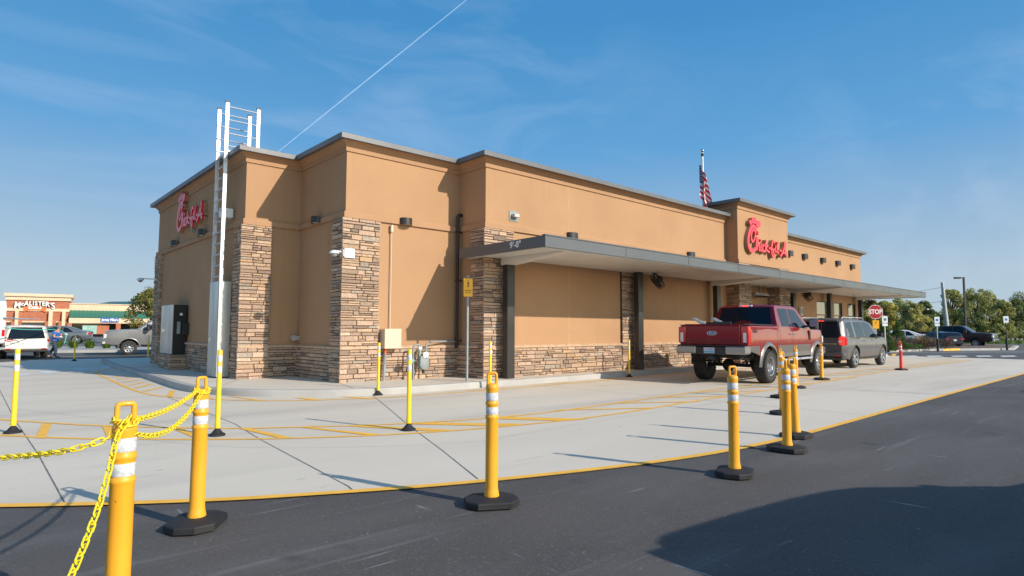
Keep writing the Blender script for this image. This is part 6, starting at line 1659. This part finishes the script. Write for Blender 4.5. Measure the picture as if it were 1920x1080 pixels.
for px_, w2, m_, nm_ in ((168, 1.1, mat('menu_board_teal', (.30, .48, .42), .7), 'notice_board'), (184, 1.7, brick, 'planter_wall')):
    u0 = uof(px_); pb(nm_, u0 - w2, u0 + w2, -1.9, -1.75, .5, 2.1, m_)
# plaza sign
s_ = empty('deli_sign', (0, 0, 0), 0, 'arched white lettering with an orange ribbon on the brick plaza tower', 'sign'); s_.matrix_world = PM
u0, u1 = uof(24.5), uof(101); uc = (u0 + u1) / 2; zc = Z(572.5)
word = "McALISTER'S"; hs = [1.5, .95, 1.25, 1.05, 1.0, 1.0, 1.0, 1.1, 1.25, .8, 1.5]; ws = [.85, .5, .62, .5, .3, .52, .55, .5, .6, .22, .62]; tot = sum(ws); xx = u0
for k, ch in enumerate(word):
    wv = ws[k] / tot * (u1 - u0); xm = xx + wv / 2; t = (xm - uc) / ((u1 - u0) / 2)
    zz = zc + .34 - .38 * t * t + (0 if k not in (0, 10) else -.12)
    for mm, of, dx in ((M['text_black'], -.16, -.10), (M['text_white'], -.22, 0)):
        text_mesh('letter' if of < -.2 else 'letter_shadow', ch, hs[k] * 1.05, Matrix.Translation((xm + dx, of, zz + (0 if dx == 0 else -.08))) @ Matrix.Rotation(-t * .12, 4, 'Y') @ Matrix.Rotation(pi / 2, 4, 'X'), mm, s_, extrude=.02, bold=.03, sx=.78)
    xx += wv
mb = MB(); mb.use(mat('ribbon_orange', (.75, .15, .03), .5)); A_, B_ = uof(42), uof(84); rows = []
for k in range(13):
    t = -1 + 2 * k / 12; x = (A_ + B_) / 2 + t * (B_ - A_) / 2; z = Z(577) - .35 * t * t; rows.append([(x, -.2, z - .42), (x, -.2, z + .38)])
mb.grid(rows); mb.build('ribbon', None, s_, fix=False)
text_mesh('ribbon_lettering', 'DELI', .62, Matrix.Translation(((A_ + B_) / 2, -.24, Z(577.1))) @ Matrix.Rotation(pi / 2, 4, 'X'), M['text_white'], s_, extrude=.01, bold=.03, sx=1.5)
s_ = empty('shop_sign', (0, 0, 0), 0, 'white and blue shop sign under the green awning of the plaza', 'sign'); s_.matrix_world = PM
u0, u1 = uof(188), uof(221); mb = MB(); mb.box(u0, u1, -1.42, -1.30, zof(604.5, 205), zof(596, 205)); mb.build('sign_panel', mat('shop_sign_blue', (.03, .10, .38), .5), s_)
text_mesh('lettering', "Jersey Mike's", .72, Matrix.Translation(((u0 + u1) / 2, -1.44, zof(600, 205))) @ Matrix.Rotation(pi / 2, 4, 'X'), M['text_white'], s_, extrude=.01, bold=.02, sx=.68)
s_ = empty('shop_sign', (0, 0, 0), 0, 'teal lettering on the plaza fascia half hidden by the autumn tree', 'sign'); s_.matrix_world = PM
text_mesh('lettering', 'Ba', 1.0, Matrix.Translation((uof(252), -1.30, zof(601.5, 250))) @ Matrix.Rotation(pi / 2, 4, 'X'), mat('teal_letters', (.02, .35, .32), .5), s_, extrude=.02, bold=.03)
# hall with green roof behind the plaza
a, b = atd(212, 150), atd(330, 168); e_ = (b - a).normalized(); n2_ = Vector((e_.y, -e_.x, 0)); n2_ = n2_ if n2_.dot(-a) > 0 else -n2_
o = empty('hall', (0, 0, 0), 0, 'cream building with a sloping green roof behind the plaza', 'building'); o.matrix_world = Matrix.Translation(a) @ Matrix((e_, -n2_, Vector((0, 0, 1)))).transposed().to_4x4()
z0, z1 = zat(212, 574, 150), zat(268, 565, 158)
mb = MB(); mb.prism([(1, .5), (22, .5), (22, 12), (1, 12)], 0, z0 - .2); i_ = len(mb.v); mb.poly([(1, .5, z0 - .2), (22, .5, z0 - .2), (22, .5, z1 + .6), (9, .5, z1)]); mb.build('wall', cream, o, fix=False)
mb = MB(); k_ = len(mb.v)
for y0, y1 in ((-.2, 12.3),):
    mb.grid([[(0, y0, z0 - .1), (0, y1, z0 - .1)], [(9, y0, z1 + .1), (9, y1, z1 + .1)], [(22.5, y0, z1 + .9), (22.5, y1, z1 + .9)]]); mb.grid([[(0, y0, z0 - .5), (0, y1, z0 - .5)], [(9, y0, z1 - .3), (9, y1, z1 - .3)], [(22.5, y0, z1 + .5), (22.5, y1, z1 + .5)]])
    mb.poly([(0, y0, z0 - .5), (9, y0, z1 - .3), (22.5, y0, z1 + .5), (22.5, y0, z1 + .9), (9, y0, z1 + .1), (0, y0, z0 - .1)])
mb.build('roof', mat('dark_green_roof', (.06, .15, .12), .5, .2), o, fix=False)
o = empty('slim_pole', (18.35, -.35, 0), 0, 'unseen slim pole right of the viewer, throwing the thin long shadow line', 'pole')
mb = MB(); mb.tube([(0, 0, 0), (0, 0, 4.75)], .028, 8); mb.build('pole', M['graypaint'], o, smooth=40); mb = MB(); mb.lathe([(.12, 0), (.12, .02), (.03, .06)], (0, 0, 0), 12); mb.build('base_plate', M['graypaint'], o)
# contrail, eight kilometres up
a = _ray(880, -4).normalized() * 8000; b = _ray(528, 280).normalized() * 15500
a.z += 0; k_ = 8000 / max(1, a.z); 
H_ = 8200.
ra, rb = _ray(884, -8), _ray(480, 318)
a = ra * ((H_ - CAM_H) / ra.z); b = rb * ((H_ - CAM_H) / rb.z)
mb = MB(); N_ = 60; cr_ = random.Random(4); rows = []
d = (b - a).normalized(); sdv = Vector((-d.y, d.x, 0)).normalized()
pts = [a.lerp(b, k / N_) for k in range(N_ + 1)]
mb.tube([p + sdv * cr_.uniform(-2, 2) for p in pts], [(15 + 5 * cr_.random()) * (.55 + .5 * min(1, k / 14)) for k in range(N_ + 1)], 8)
cm_ = bpy.data.materials.new('ice_trail'); cm_.use_nodes = True; t_ = cm_.node_tree; t_.nodes.clear()
o_ = t_.nodes.new('ShaderNodeOutputMaterial'); tl_ = t_.nodes.new('ShaderNodeBsdfTranslucent'); df_ = t_.nodes.new('ShaderNodeBsdfDiffuse'); tp_ = t_.nodes.new('ShaderNodeBsdfTransparent'); a1_ = t_.nodes.new('ShaderNodeAddShader'); m1_ = t_.nodes.new('ShaderNodeMixShader')
tl_.inputs[0].default_value = (.95, .97, 1, 1); df_.inputs[0].default_value = (.95, .97, 1, 1); m1_.inputs[0].default_value = .10
t_.links.new(tl_.outputs[0], a1_.inputs[0]); t_.links.new(df_.outputs[0], a1_.inputs[1]); t_.links.new(tp_.outputs[0], m1_.inputs[1]); t_.links.new(a1_.outputs[0], m1_.inputs[2]); t_.links.new(m1_.outputs[0], o_.inputs[0])
ct = mb.build('contrail', cm_, smooth=180); tag(ct, 'thin white aircraft contrail slanting across the blue sky', 'contrail', kind='structure')
